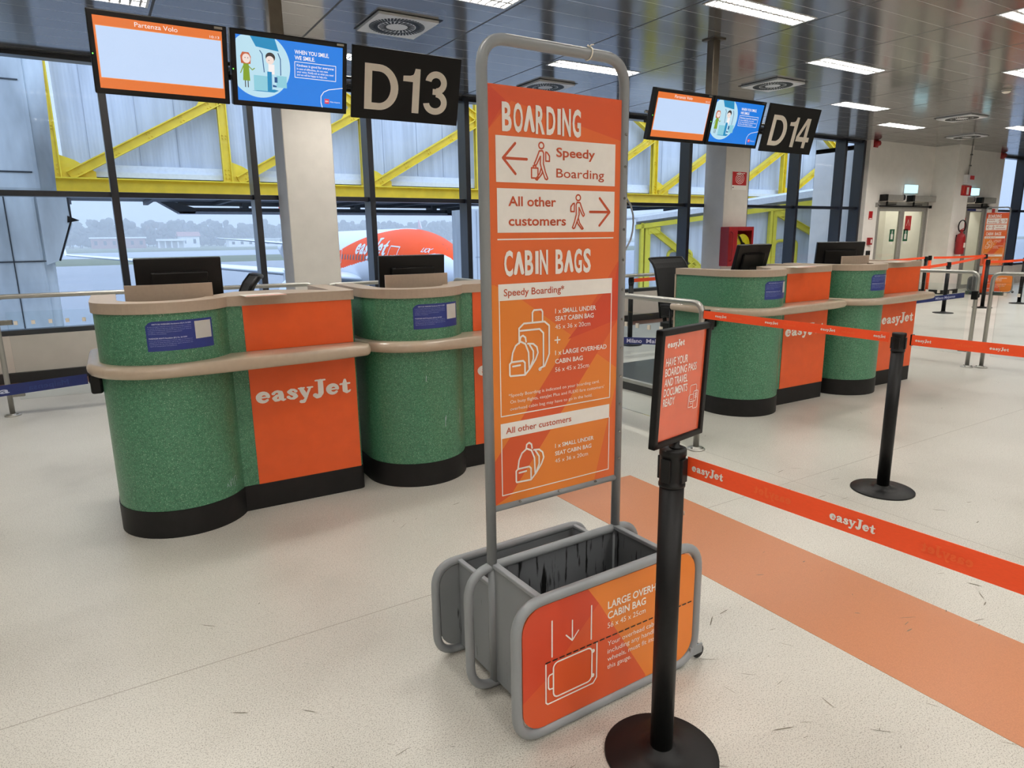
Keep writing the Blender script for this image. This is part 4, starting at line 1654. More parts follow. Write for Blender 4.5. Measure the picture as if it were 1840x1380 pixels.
        mb.text('All other', .251, .427, 1.591, .027, F, d2, .018)
        mb.text('customers', .251, .466, 1.534, .027, F, d2, .018)
    mb.text('Speedy Boarding*', .053, .283, 1.325, .0205, F, d2, .01)
    mb.text('All other customers', .053, .315, .889, .0195, F, d2, .01)
    mb.build('orange_lettering', 'printo', pn)
    # bag boxes: middle loop, front and rear frames
    x0, x1 = -.100, .660
    lp = fillet([(x0+.004, 0, .016), (x0+.004, 0, .446), (x1-.03, 0, .446), (x1-.03, 0, .016)], .095, 8, closed=True)
    mb = MB()
    mb.tube(lp, .0155, 14, closed=True)
    mb.tube([(-.004, 0, .02), (-.004, 0, .45)], .0145, 12)
    mb.tube([(.529, 0, .02), (.529, 0, .45)], .0145, 12)
    mb.build('middle_loop', 'grey', t)
    yf, yr = -.280, .245
    fr = fillet([(x0+.004, yf, .0165), (x0+.004, yf, .458), (x1+.002, yf, .458), (x1+.002, yf, .0165)], .095, 8, closed=True)
    mb = MB()
    mb.tube(fr, .0165, 16, closed=True)
    ff = mb.build('front_frame', 'grey', t)
    pf = rrect(x0+.022, x1-.016, .034, .441, .075)
    mb = MB()
    mb.prism(pf, -.002, .006, XZ(yf))
    fp = mb.build('front_panel', 'so', t)
    G = XZ(yf)
    mb = MB()
    def clip_poly(poly):
        """keep a facet inside the rounded panel outline (Sutherland-Hodgman against the convex outline)"""
        out = poly
        n = len(pf)
        for i in range(n):
            a, b = pf[i], pf[(i+1) % n]
            res = []
            for j in range(len(out)):
                p, q = out[j-1], out[j]
                sp = (b[0]-a[0])*(p[1]-a[1])-(b[1]-a[1])*(p[0]-a[0])
                sq = (b[0]-a[0])*(q[1]-a[1])-(b[1]-a[1])*(q[0]-a[0])
                if (sp >= 0) != (sq >= 0):
                    tt = sp/(sp-sq)
                    res.append((p[0]+(q[0]-p[0])*tt, p[1]+(q[1]-p[1])*tt))
                if sq >= 0:
                    res.append(q)
            out = res
            if not out:
                break
        return out
    for poly, mi, dd in (([(x0, .13), (.02, .20), (.21, .38), (.16, .45), (x0, .45)], 1, .0064), ([(x0, 0), (x0, .13), (.02, .20), (.21, .38), (.27, .30), (.42, .05), (.42, 0)], 0, .0062),
                         ([(.16, .45), (.21, .38), (.42, .045), (.44, 0), (.70, 0), (.70, .50), (.16, .50)], 2, .0063), ([(.21, .38), (.31, .47), (.70, .47), (.70, .35), (.33, .20)], 3, .0065)):
        q = clip_poly(poly)
        if len(q) > 2:
            mb.flat(q, G, dd, mi)
    mb.build('print_background', ['so2', 'so3', 'so4', 'so4'], fp)
    mb = MB()
    e1 = .0074
    for s, a, b, v, c, bd in (('LARGE OVERHEAD', .247, .520, .3475, .0245, .02), ('CABIN BAG', .247, .412, .3115, .0240, .02), ('56 x 45 x 25cm', .247, .412, .2795, .0185, 0),
                              ('Your overhead cabin bag,', .249, .520, .2155, .0165, 0), ('including any handles or', .249, .512, .188, .0165, 0), ('wheels, must fit inside', .249, .490, .160, .0165, 0), ('this gauge.', .249, .352, .132, .0165, 0)):
        mb.text(s, a, b, v, c, G, e1, bd)
    mb.stroke([(.028, .382), (.028, .262)], .0048, G, e1)
    mb.stroke([(.180, .382), (.180, .266)], .0048, G, e1)
    mb.stroke([(.105, .358), (.105, .290)], .0045, G, e1)
    mb.stroke([(.081, .316), (.105, .290), (.129, .316)], .0045, G, e1)
    mb.stroke([(.005, .243), (.005, .113), (.012, .106), (.190, .106), (.204, .122), (.204, .246)], .0048, G, e1)
    mb.stroke(rrect(.033, .184, .119, .238, .018), .0052, G, e1, closed=True)
    mb.stroke([(.033, .205), (.018, .203), (.014, .196), (.014, .162), (.018, .155), (.033, .153)], .0048, G, e1)
    for zz in (.135, .222):
        mb.stroke(circle_pts(.188, zz, .004, 8), .006, G, e1)
    mb.build('white_lettering', 'white', fp)
    mb = MB()
    x = .005
    while x < .64:
        mb.stroke([(x, .248), (min(x+.016, .64), .248)], .0048, G, e1)
        x += .0265
    mb.build('dashed_line', 'blackprint', fp)
    # rear frame and panel: a lower box for the small bag
    rf = fillet([(x0+.004, yr, .0165), (x0+.004, yr, .366), (.585, yr, .366), (.585, yr, .0165)], .085, 8, closed=True)
    mb = MB()
    mb.tube(rf, .015, 14, closed=True)
    mb.build('rear_frame', 'grey', t)
    mb = MB()
    mb.prism(rrect(x0+.02, .57, .034, .35, .07), -.004, .004, XZ(yr))
    mb.build('rear_panel', 'greypanel', t)
    # sheets of the two bins
    mb = MB()
    mb.box(-.002, .527, -.004, .004, .03, .44)
    mb.build('middle_sheet', 'binin', t)
    for xx in (0.0, .522):
        mb = MB()
        mb.box(xx-.003, xx+.003, yf+.006, -.012, .03, .452)
        e = mb.build('end_sheet', 'binin' if xx > .1 else 'greypanel', t)
        mb = MB()
        mb.bar((xx, yf, .455), (xx, 0, .452), .022, .014)
        mb.build('top_edge', 'grey', e, .003)
        mb = MB()
        mb.box(xx-.003, xx+.003, .012, yr-.008, .03, .366)
        e = mb.build('end_sheet', 'greypanel', t)
        mb = MB()
        mb.bar((xx, 0, .372), (xx, yr, .366), .018, .012)
        mb.build('top_edge', 'grey', e, .003)
    mb = MB()
    mb.box(0, .522, yf+.006, yr-.006, .03, .036)
    mb.box(0, .522, yf+.012, yf+.016, .03, .44)
    part_label(mb.build('bin_lining', 'binin', t), 'scuffed dark bin lining')
    for yy in (yf, yr):
        xw = x1+.022 if yy < 0 else .585+.03
        mb = MB()
        mb.box(xw-.05, xw+.012, yy-.014, yy-.008, .03, .065)
        mb.box(xw-.05, xw+.012, yy+.008, yy+.014, .03, .065)
        wf = mb.build('wheel_bracket', 'grey', t)
        mb = MB()
        mb.lathe([(0, -.008), (.022, -.008), (.026, -.005), (.026, .005), (.022, .008), (0, .008)], (xw+.004, yy, .030), 20, axis=(0, 1, 0))
        mb.build('wheel', 'black', wf)
    return t


t = make_gauge('tall grey cabin bag gauge with orange boarding sign standing in the middle foreground', False, True)
t.location = (1.0, 1.755, 0)
t.rotation_euler.z = R(1.2)
mb = MB()
mb.tube([(.540, .02, 1.650), (.573, .03, 1.629), (.596, .03, 1.602), (.608, .03, 1.570), (.611, .03, 1.543), (.608, .03, 1.515), (.600, .03, 1.487), (.574, .03, 1.446), (.540, .02, 1.425)], .0032, 8)
part_label(mb.build('cable_loop', 'grey', t), 'grey cable loop at the side of the hoop')
t = make_gauge('distant cabin bag gauge with orange sign at the right edge by the second door', True, False)
t.location = (18.72, 8.20, 0)
t.rotation_euler.z = R(-41.7)

t = thing('string_knot', 'scrap of string knotted on the top bar of the tall hoop', 'string', (1.381, 1.763, 2.047))
mb = MB()
mb.tube([(.019*math.sin(a)*.2, .0185*math.cos(a), .0185*math.sin(a)) for a in [2*PI*k/16 for k in range(16)]], .0022, 6, closed=True)
mb.build('loop', 'cream', t)
mb = MB()
mb.tube([(0, 0, .019), (.006, -.004, .026), (.014, -.006, .027)], .002, 6)
mb.tube([(0, 0, .019), (-.006, -.003, .024), (-.010, -.006, .020)], .002, 6)
mb.build('loose_ends', 'cream', t)

# ------------------------------------------------------------------ belt stanchions


def make_stanchion(label, h=.945, r=.034, rb=.172, pole='satin', head=True, cat='stanchion', group='belt stanchions'):
    t = thing('belt_stanchion', label, cat, group=group)
    mb = MB()
    mb.lathe([(0, 0), (rb, 0), (rb, .006), (rb-.004, .010), (rb*.5, .016), (r+.012, .022), (r+.006, .034), (0, .034)], seg=48)
    mb.build('base', 'satin', t)
    mb = MB()
    mb.lathe([(0, .03), (r, .03), (r, h-.105), (0, h-.105)], seg=28)
    mb.build('post', pole, t)
    mb = MB()
    mb.lathe([(0, h-.105), (r+.003, h-.105), (r+.003, h-.098), (r+.001, h-.096), (r+.001, h-.02), (r+.003, h-.018), (r+.003, h-.004), (r+.001, h), (0, h)], seg=28)
    hd = mb.build('head', 'satin', t)
    for k in range(4):
        a = PI/2*k+.25
        mb = MB()
        A = Matrix.Rotation(a, 4, 'Z')
        mb.box(r-.004, r+.005, -.014, .014, h-.09, h-.025, mat=A)
        mb.build('belt_slot', 'black', hd, .002)
    return t


near = make_stanchion('black belt stanchion in the foreground carrying the poster frame', .948, .033, .166)
near.location = (1.254, 1.222, 0)
mb = MB()
mb.cyl((.034*.72, -.034*.68, .765), (.0365*.72, -.0365*.68, .765), .006, 10)
part_label(mb.build('set_screw', 'steel', near), 'small steel screw')
st = make_stanchion('black belt stanchion standing alone on the floor right of the poster', .942, .034, .172)
st.location = (3.839, 2.04, 0)
mb = MB()
mb.box(.030, .052, -.060, -.044, .872, .936)
part_label(mb.build('belt_clip', 'black', st, .004), 'black belt end clip')
for loc, lab in (((13.5, 6.42, 0), 'distant black stanchion behind the farthest counter, left of the white pier'), ((15.0, 6.42, 0), 'distant black stanchion between the two steel barrier posts'),
                 ((16.43, 6.355, 0), 'distant black stanchion at the right edge in front of the far gauge'), ((16.2, 8.2, 0), 'black stanchion in front of the double glass door'),
                 ((6.31, 7.06, 0), 'black stanchion behind the office chair seen beside the tall sign')):
    c = copy_tree(st)
    for ch in list(c.children):
        if ch.name.startswith('belt_clip'):
            bpy.data.objects.remove(ch)
    c.location = loc
    c['label'] = lab
for loc, lab in (((16.62, 8.33, 0), 'orange-posted stanchion in front of the double glass door'), ((18.22, 7.86, 0), 'orange-posted stanchion between the extinguisher and the far gauge')):
    t = make_stanchion(lab, .95, .034, .172, 'tape')
    t.location = loc

# poster frame on the near stanchion
t = thing('poster_frame', 'black-framed orange poster HAVE YOUR BOARDING PASS on the near stanchion', 'poster', (1.26, 1.219, .9485), (R(2.5), 0, R(11.2)))
w2, hh = .1135, .308
mb = MB()
for a, b, c, d in ((-w2, -w2+.016, 0.018, hh+.018), (w2-.016, w2, .018, hh+.018), (-w2, w2, .018, .034), (-w2, w2, hh+.002, hh+.018)):
    mb.box(a, b, -.010, .010, c, d)
mb.box(-w2+.01, w2-.01, .002, .009, .026, hh+.01)
mb.build('frame', 'satin', t, .003)
mb = MB()
mb.box(-w2+.015, w2-.015, -.003, .002, .033, hh+.003)
pp = mb.build('poster', 'poster', t)
F = XZ(-.003)
mb = MB()
o = .018
mb.fat('easyJet', -.078, -.004, .278, .0175, F, .0008)
for i, (s, x1) in enumerate((('HAVE YOUR', .018), ('BOARDING PASS', .063), ('AND TRAVEL', .024), ('DOCUMENTS', .026), ('READY', -.028))):
    mb.text(s, -.080, x1, .231-.0262*i, .0200, F, .0008, .012)
for q in (rrect(.040, .070, .118, .164, .005, 3), rrect(.058, .079, .098, .146, .004, 3), ):
    mb.stroke(q, .0016, F, .0008, closed=True)
mb.stroke([(.040, .138), (.036, .134), (.036, .104), (.055, .104)], .0016, F, .0008)
mb.stroke([(.040, .138), (.058, .138)], .0014, F, .0008)
for k in range(3):
    mb.stroke([(.045, .113+.006*k), (.052, .113+.006*k)], .0018, F, .0008)
for k in range(3):
    mb.stroke([(.064, .128+.005*k), (.074, .128+.005*k)], .0018, F, .0008)
mb.build('white_lettering', 'white', pp)
mb = MB()
mb.lathe([(0, .0), (.018, 0), (.018, .004), (.010, .008), (.010, .022), (0, .022)], seg=16)
mb.build('socket', 'satin', t)


def belt(name, label, pts, h, mat, words=(), ghost=(), cat='belt', ghostmat='tapeghost', textmat='white', tr='fat', group=None):
    """woven belt hung along 3-D points (its centre line); words: (text, s0, s1, size) as fractions along it"""
    P = [Vector(p) for p in pts]
    L = [0]
    for a, b in zip(P, P[1:]):
        L.append(L[-1]+(b-a).length)

    def at(s):
        s = max(0, min(1, s))*L[-1]
        for i in range(len(P)-1):
            if s <= L[i+1] or i == len(P)-2:
                t_ = (s-L[i])/max(1e-9, L[i+1]-L[i])
                return P[i].lerp(P[i+1], t_), (P[i+1]-P[i]).normalized()
    org = P[0]
    root = thing(name, label, cat, org, group=group)
    mb = MB(org)
    for i in range(len(P)-1):
        d = (P[i+1]-P[i]).normalized()
        n = d.cross(Vector((0, 0, 1))).normalized()
        mb.bar(P[i], P[i+1], .0014, h)
    # front side = the side nearest the viewer
    d = (P[-1]-P[0]).normalized()
    n = d.cross(Vector((0, 0, 1))).normalized()
    if n.dot(Vector((0, 0, 1.5))-P[0]) < 0:
        n = -n
    flip = n.cross(Vector((0, 0, 1))).dot(d) > 0   # text must read left to right for the viewer
    web = mb.build('webbing', mat, root)
    right = Vector((0, 0, 1)).cross(n)             # viewer's left-to-right along the belt

    def F(u, v, dd):
        p, dr = at(u)
        up = dr.cross(n)
        up = up if up.z > 0 else -up
        return p+up*v+n*(.0007+dd)
    rev = d.dot(right) < 0
    for lst, mt, nm in ((words, textmat, 'lettering'), (ghost, ghostmat, 'woven_lettering')):
        if not lst:
            continue
        mb = MB(org)
        for s, a, b, cap, flipped in lst:
            def Q(u, v, dd, a=a, b=b, flipped=flipped, cap=cap):
                if flipped:
                    u, v = a+b-u, -v
                return F((1-u) if rev else u, v, dd)
            if rev:
                aa, bb = 1-max(a, b), 1-min(a, b)
                def Q(u, v, dd, a=aa, b=bb, flipped=flipped):
                    if flipped:
                        u = a+b-u
                    return F(1-u, v, dd)
            else:
                aa, bb = min(a, b), max(a, b)
                def Q(u, v, dd, a=aa, b=bb, flipped=flipped):
                    if flipped:
                        u = a+b-u
                    return F(u, v, dd)
            if tr == 'fat':
                mb.fat(s, aa, bb, -cap*.42, cap, Q, .0006)
            else:
                mb.text(s, aa, bb, -cap*.5, cap, Q, .0006, .02 if nm == 'lettering' else 0)
        mb.build(nm, mt, web)
    return root


def sag(a, b, dip, n=8):
    A, B = Vector(a), Vector(b)
    return [A.lerp(B, k/n)-Vector((0, 0, dip*4*(k/n)*(1-k/n))) for k in range(n+1)]


# near orange belt: leaves the near stanchion towards and past the right edge of the picture
NB0, NB1 = Vector((1.283, 1.196, .8985)), Vector((1.470, -.90, .865))
Lb = (NB1-NB0).length


def yb(y):
    return (NB0.y-y)/(NB0.y-NB1.y)


belt('retractable_belt', 'bright orange belt sweeping from the near stanchion to the right edge', [NB0, NB1], .0535, 'tape',
     [('easyJet', yb(1.180), yb(1.083), .022, False), ('easyJet', yb(.806), yb(.708), .022, False)],
     [('easyJet', yb(.995), yb(.90), .022, True), ('easyJet', yb(.62), yb(.53), .022, True)], group='orange belts')
# far orange belt in two runs
FB0, FB1 = Vector((3.500, 3.180, .968)), Vector((3.816, 2.084, .9135))
belt('retractable_belt', 'orange belt from the bent steel barrier across the counters to the lone stanchion', [FB0, FB1], .055, 'tape',
     [('easyJet', .075, .145, .018, False), ('easyJet', .372, .446, .018, False), ('easyJet', .672, .746, .018, False), ('easyJet', .93, .985, .018, False)],
     [('easyJet', .175, .235, .016, True), ('easyJet', .475, .54, .016, True), ('easyJet', .775, .84, .016, True)], group='orange belts')
FC0, FC1 = Vector((3.868, 1.985, .905)), Vector((4.21, .44, .875))
belt('retractable_belt', 'orange belt from the lone stanchion off to the right edge', [FC0, FC1], .058, 'tape',
     [('easyJet', .012, .062, .018, False), ('easyJet', .232, .285, .018, False), ('easyJet', .43, .48, .018, False)], [('easyJet', .135, .185, .016, True)], group='orange belts')
# navy belts of the airport
belt('navy_belt', 'navy airport belt clipped to the leftmost counter', [(-1.9, 3.60, .80), (-.088, 3.99, .822)], .052, 'bluetape',
     [('Milano Malpensa', .50, .824, .026, False)], [('Malpensa', .865, .955, .026, True)], ghostmat='blueghost', textmat='bluetext', tr='text', group='navy airport belts')
belt('navy_belt', 'navy belt reading Milano Malpensa between the second counter and the bent steel barrier', [(2.668, 3.85, .80), (3.478, 3.235, .772)], .047, 'bluetape',
     [('Milano', .548, .65, .027, False), ('Malpensa', .68, .86, .027, False)], (), ghostmat='blueghost', textmat='bluetext', tr='text', group='navy airport belts')
belt('navy_belt', 'navy airport belt between the farthest counter and the paired steel barriers', [(7.11, 3.74, .79), (8.20, 3.70, .805)], .055, 'bluetape',
     [('Milano Malpensa', .48, .83, .024, False)], (), ghostmat='blueghost', textmat='bluetext', tr='text', group='navy airport belts')
# distant queue belts
for a, b, lab in (((13.0, 8.0, .90), (16.17, 8.2, .915), 'thin orange belt in front of the double door'), ((10.6, 6.0, .885), (13.47, 6.42, .905), 'orange belt left of the distant stanchion before the pier'),
                  ((13.5, 6.42, .905), (18.22, 7.86, .91), 'orange belt from the distant stanchion to the orange post'), ((16.66, 8.30, .90), (18.22, 7.86, .915), 'orange belt in front of the extinguisher pier'),
                  ((15.0, 6.42, .90), (16.43, 6.355, .90), 'orange belt crossing in front of the far gauge'), ((16.46, 6.35, .90), (18.6, 6.0, .90), 'orange belt at the right edge past the far gauge')):
    va, vb = Vector(a), Vector(b)
    dv = (vb-va).normalized()*.042
    belt('retractable_belt', lab, sag(va+dv, vb-dv, .01, 4), .05, 'tape', group='orange belts')

belt('retractable_belt', 'orange belt from the stanchion behind the office chair towards the windows', [(6.352, 7.065, .892), (8.15, 7.25, .90)], .05, 'tape', group='orange belts')

# ------------------------------------------------------------------ steel barriers


def barrier(p0, p1, h, label, ends=(True, True), glass_z=(.14, .92), decals=True, group='steel barriers'):
    A, B = Vector(p0+(0,)), Vector(p1+(0,))
    d = (B-A).normalized()
    L_ = (B-A).length
    rz = math.atan2(d.y, d.x)
    t = thing('steel_barrier', label, 'barrier', p0+(0,), (0, 0, rz), group)
    r = .021
    mb = MB()
    mb.tube(fillet([(0, 0, .008), (0, 0, h-r), (L_, 0, h-r), (L_, 0, .008)], .085, 7), r, 16)
    mb.build('rail', 'steel', t)
    for x in (0, L_):
        mb = MB()
        mb.lathe([(0, 0), (.064, 0), (.064, .006), (.058, .012), (.026, .012), (.024, .02), (0, .02)], (x, 0, 0), 24)
        fl = mb.build('flange', 'steel', t)
        mb = MB()
        for k in range(3):
            a = R(90+120*k)
            mb.lathe([(0, .012), (.009, .012), (.009, .018), (0, .018)], (x+.043*math.cos(a), .043*math.sin(a), 0), 8)
        mb.build('bolts', 'chrome', fl)
    mb = MB()
    g0, g1 = .075, L_-.075
    mb.box(g0, g1, -.004, .004, *glass_z)
    g = part_label(mb.build('glass_panel', 'clear', t), 'clear glass infill')
    for x, s in ((0, 1), (L_, -1)):
        for z in (glass_z[0]+.05, glass_z[1]-.09):
            mb = MB()
            a, b = sorted((x+s*.015, x+s*.115))
            mb.box(a, b, -.012, .012, z-.022, z+.022)
            mb.build('glass_clamp', 'chrome', t, .004)
    if decals:
        mb = MB()
        n = int((g1-g0)/.125)
        for k in range(n):
            x = g0+.06+(g1-g0-.12)*k/max(1, n-1)
            mb.box(x-.014, x+.014, -.0050, .0050, .805, .840)
        part_label(mb.build('square_decals', 'cream', g), 'row of small pale squares')
    return t


barrier((-.76, 7.28), (1.93, 7.00), 1.075, 'long steel barrier with glass behind the leftmost counter')
barrier((2.09, 7.12), (3.34, 7.25), 1.05, 'steel barrier behind the second counter in front of the aircraft')
barrier((3.515, 3.206), (3.50, 6.9), 1.062, 'steel barrier with bent end behind the poster, running back to the windows')
barrier((8.256, 3.605), (8.25, 6.6), 1.075, 'left one of the paired steel barriers right of the counters', decals=True)
barrier((8.345, 3.50), (8.36, 1.2), 1.065, 'right one of the paired steel barriers, running off the right edge')
barrier((5.45, 6.42), (7.9, 6.42), 1.03, 'steel barrier behind the office chair, seen right of the tall sign', decals=False)
t = thing('belt_holder', 'black belt holder box on the bent steel barrier', 'belt holder', (3.515, 3.206, .86))
mb = MB()
mb.box(.02, .09, -.035, .035, -.005, .095)
mb.build('box', 'satin', t, .008)
mb = MB()
mb.box(-.006, .028, -.05, -.02, .085, .14)
mb.build('clip', 'black', t, .004)
t = thing('belt_holder', 'black belt holder strapped to the left one of the paired barriers', 'belt holder', (8.256, 3.605, .77))
mb = MB()
mb.box(-.055, -.018, -.03, .03, -.01, .085)
mb.build('box', 'satin', t, .006)
mb = MB()
mb.box(-.024, .024, -.026, .026, .01, .05)
mb.build('strap', 'black', t, .004)

# ------------------------------------------------------------------ office chairs


def office_chair(loc, rz, label, top=.66):
    t = thing('office_chair', label, 'office chair', loc, (0, 0, rz), 'staff chairs')
    mb = MB()
    mb.lathe([(0, .075), (.04, .075), (.04, .13), (.026, .14), (.026, .40), (0, .40)], seg=16)
    mb.build('gas_column', 'satin', t)
    for k in range(5):
        a = 2*PI*k/5+.3
        e = Vector((.29*math.cos(a), .29*math.sin(a), .068))
        mb = MB()
        mb.bar((0, 0, .105), e, .045, .03)
        l = mb.build('base_leg', 'satin', t, .006)
        mb = MB()
        for s in (-1, 1):
            nrm = Vector((-math.sin(a), math.cos(a), 0))
            c = e+nrm*s*.014-Vector((0, 0, .04))
            mb.lathe([(0, -.008), (.024, -.008), (.028, 0), (.024, .008), (0, .008)], c, 14, axis=nrm)
        mb.bar(e-Vector((0, 0, .03)), e+Vector((0, 0, .01)), .02, .02)
        mb.build('castor', 'black', l)
    mb = MB()
    mb.prism(rrect(-.24, .24, -.24, .23, .08), .43, .51)
    mb.build('seat', 'mesh', t, .02)
    mb = MB()
    mb.box(-.12, .12, -.14, .14, .385, .43)
    mb.build('tilt_mechanism', 'black', t, .01)
    # backrest: curved mesh sheet in a frame, behind the seat (+y), its top edge rolled back
    zb0, zb1 = .56, .56+top
    n, m = 14, 12
    def bk(u, v):
        z = zb0+(zb1-zb0)*v
        w_ = .215+.055*math.sin(min(1, v*1.25)*PI/2)
        y = .255+.05*(u*u)*-1.0+.05*math.sin(v*PI)*-.6+.07*v+(.05*max(0, v-.88)/.12 if v > .88 else 0)
        return Vector((u*w_, y, z))
    mb = MB()
    for f_, off in ((1, 0), (-1, .012)):
        for i in range(n):
            for j in range(m):
                u0, u1, v0, v1 = -1+2*i/n, -1+2*(i+1)/n, j/m, (j+1)/m
                q = [bk(u0, v0), bk(u1, v0), bk(u1, v1), bk(u0, v1)]
                q = [p+Vector((0, off, 0)) for p in q]
                mb.add(q if f_ > 0 else q[::-1], [(0, 1, 2, 3)], 0, True)
    b = mb.build('backrest', 'mesh', t)
    rim = [bk(-1, j/m) for j in range(m+1)]+[bk(-1+2*i/n, 1) for i in range(1, n)]+[bk(1, 1-j/m) for j in range(m+1)]+[bk(1-2*i/n, 0) for i in range(1, n)]
    mb = MB()
    mb.tube([p+Vector((0, .006, 0)) for p in rim], .013, 8, closed=True)
    mb.build('back_frame', 'black', b)
    mb = MB()
    mb.tube(fillet([(0, .05, .40), (0, .30, .42), (0, .335, .62), (0, .325, .86)], .06, 5), .022, 10)
    mb.build('back_support', 'satin', t)
    for s in (-1, 1):
        mb = MB()
        mb.tube(fillet([(s*.16, .02, .42), (s*.29, .02, .42), (s*.29, .03, .68)], .04, 4), .014, 8)
        a = mb.build('arm', 'satin', t)
        mb = MB()
        mb.box(s*.29-.035, s*.29+.035, -.12, .14, .68, .71)
        mb.build('arm_pad', 'black', a, .012)
    return t


office_chair((5.19, 4.90, .105), R(8), 'black mesh office chair on the staff platform left of the third counter', .60)
office_chair((.62, 4.97, 0), R(-96), 'black office chair turned sideways behind the leftmost counter', .70)

# ------------------------------------------------------------------ things on the columns and walls
# fire hose cabinet on the second column
t = thing('hose_cabinet', 'red fire hose cabinet with yellow reel on the white column', 'fire hose cabinet', (10.13, 8.60, .93))
o = (10.13, 8.60, .93)
mb = MB(o)
x0, x1, y0, z0, z1 = 9.80, 10.47, 8.40, .93, 1.63
mb.box(x0, x1, 8.58, 8.60, z0, z1)
mb.box(x0, x0+.23, y0, 8.58, z0, z1)
mb.box(x1-.05, x1, y0, 8.58, z0, z1)
mb.box(x0+.23, x1-.05, y0, 8.58, z1-.07, z1)
mb.box(x0+.23, x1-.05, y0, 8.58, z0, z0+.07)
mb.build('case', 'red', t, .006)
mb = MB(o)
mb.lathe([(.05, -.06), (.20, -.06), (.20, -.045), (.06, -.04), (.06, .04), (.20, .045), (.20, .06), (.05, .06)], (10.22, 8.50, 1.30), 28, axis=(0, 1, 0))
rl = mb.build('hose_reel', 'hose', t)
mb = MB(o)
mb.cyl((10.22, 8.42, 1.30), (10.22, 8.45, 1.30), .05, 16)
mb.bar((10.10, 8.425, 1.46), (10.22, 8.425, 1.30), .03, .02)
mb.build('reel_hub', 'black', rl)
mb = MB(o)
mb.add([(x0+.23, y0+.012, z0+.07), (x1-.05, y0+.012, z0+.07), (x1-.05, y0+.012, z1-.07), (x0+.23, y0+.012, z1-.07)], [(0, 1, 2, 3)])
mb.build('glass', 'clear', t)
mb = MB(o)
mb.tube(fillet([(x0+.05, y0, 1.02), (x0+.05, y0-.05, 1.04), (x0+.05, y0-.05, 1.52), (x0+.05, y0, 1.54)], .03, 4), .012, 8)
mb.build('handle', 'red', t)

t = thing('hose_sign', 'square red sign with white spiral on the white column', 'fire sign', (10.225, 8.60, 2.45))
o = (10.225, 8.60, 2.45)
F = XZ(8.593)
mb = MB(o)
mb.box(10.025, 10.425, 8.593, 8.60, 2.29, 2.61)
mb.build('plate', 'white', t)
mb = MB(o)
mb.rect(10.035, 10.415, 2.368, 2.602, F, .001)
mb.build('red_field', 'redsign', t)
mb = MB(o)
sp = []
for k in range(70):
    a = .4+k*.30
    rr = .008+.0047*k*.3
    sp.append((10.222+rr*1.25*math.cos(a), 2.482+rr*math.sin(a)))
sp.append((10.36, 2.578))
mb.stroke(sp, .011, F, .002)
mb.build('spiral', 'white', t)
mb = MB(o)
mb.rect(10.05, 10.075, 2.318, 2.338, F, .001)
mb.build('small_mark', 'blackprint', t)


def wall_box(name, label, cat, x0, x1, y, d, z0, z1, mat, bevel=.004, sub=None):
    c = ((x0+x1)/2, y, (z0+z1)/2)
    t = thing(name, label, cat, c)
    mb = MB(c)
    mb.box(x0, x1, y-d, y, z0, z1)
    mb.build('case', mat, t, bevel)
    F = XZ(y-d)
    for nm, (a, b, c_, d_), m in (sub or []):
        mb = MB(c)
        mb.rect(a, b, c_, d_, F, .0015)
        mb.build(nm, m, t)
    return t


def lit_exit(x0, x1, y, z0, z1, label):
    c = ((x0+x1)/2, y, (z0+z1)/2)
    t = thing('exit_sign', label, 'exit sign', c, group='lit exit signs')
    mb = MB(c)
    mb.box(x0-.02, x1+.02, y-.02, y, z0-.015, z1+.015)
    mb.build('case', 'diff', t, .004)
    xm = (x0+x1)/2
    for a, b in ((x0, xm-.006), (xm+.006, x1)):
        mb = MB(c)
        mb.box(a, b, y-.085, y-.02, z0, z1)
        mb.build('lit_panel', 'exitlit', t, .006)


lit_exit(16.29, 16.75, 8.93, 2.385, 2.565, 'lit pale cyan exit sign over the first double door')
lit_exit(19.06, 19.40, 8.80, 2.38, 2.55, 'lit pale cyan exit sign beside the extinguisher notice over the second door')
for x, y, lab in ((14.98, 8.93, 'small dark red alarm sounder high on the wall left of the double door'), (20.53, 8.80, 'small dark red alarm sounder high on the wall at the far right')):
    t = thing('alarm_sounder', lab, 'alarm', (x, y, 3.40), group='fire alarm sounders')
    mb = MB()
    mb.lathe([(0, -.1), (.05, -.1), (.07, -.03), (.07, 0), (0, 0)], seg=16, axis=(0, 1, 0))
    mb.build('horn', 'red', t)
    mb = MB()
    mb.box(-.08, .08, -.02, 0, -.08, .08)
    mb.build('backplate', 'red', t, .004)
wall_box('fire_notice', 'small red notice on the wall left of the double door', 'sign', 14.98, 15.12, 8.93, .006, 1.78, 1.96, 'redsign', 0, [('caption', (15.0, 15.10, 1.79, 1.81), 'white')])
wall_box('call_point', 'red fire call point on the wall left of the double door', 'call point', 15.0, 15.15, 8.93, .05, 1.22, 1.38, 'red', .006, [('window', (15.07, 15.12, 1.26, 1.34), 'white')])
wall_box('access_reader', 'black access reader under the call point left of the double door', 'card reader', 15.0, 15.12, 8.93, .04, .99, 1.09, 'black', .006, [('indicator', (15.05, 15.07, 1.06, 1.07), 'chrome')])
wall_box('door_switch', 'small grey door switch beside the top of the double door', 'switch', 15.20, 15.27, 8.93, .05, 2.05, 2.15, 'alu', .004, [('knob', (15.22, 15.25, 2.08, 2.11), 'blackprint')])
wall_box('fire_notice', 'small red notice on the wall right of the second door', 'sign', 20.38, 20.54, 8.80, .006, 1.84, 2.06, 'redsign', 0, [('caption', (20.40, 20.50, 1.85, 1.87), 'white')])
wall_box('call_point', 'red fire call point on the wall beside the far gauge', 'call point', 20.40, 20.56, 8.80, .05, 1.24, 1.40, 'red', .006, [('window', (20.46, 20.52, 1.28, 1.36), 'white')])
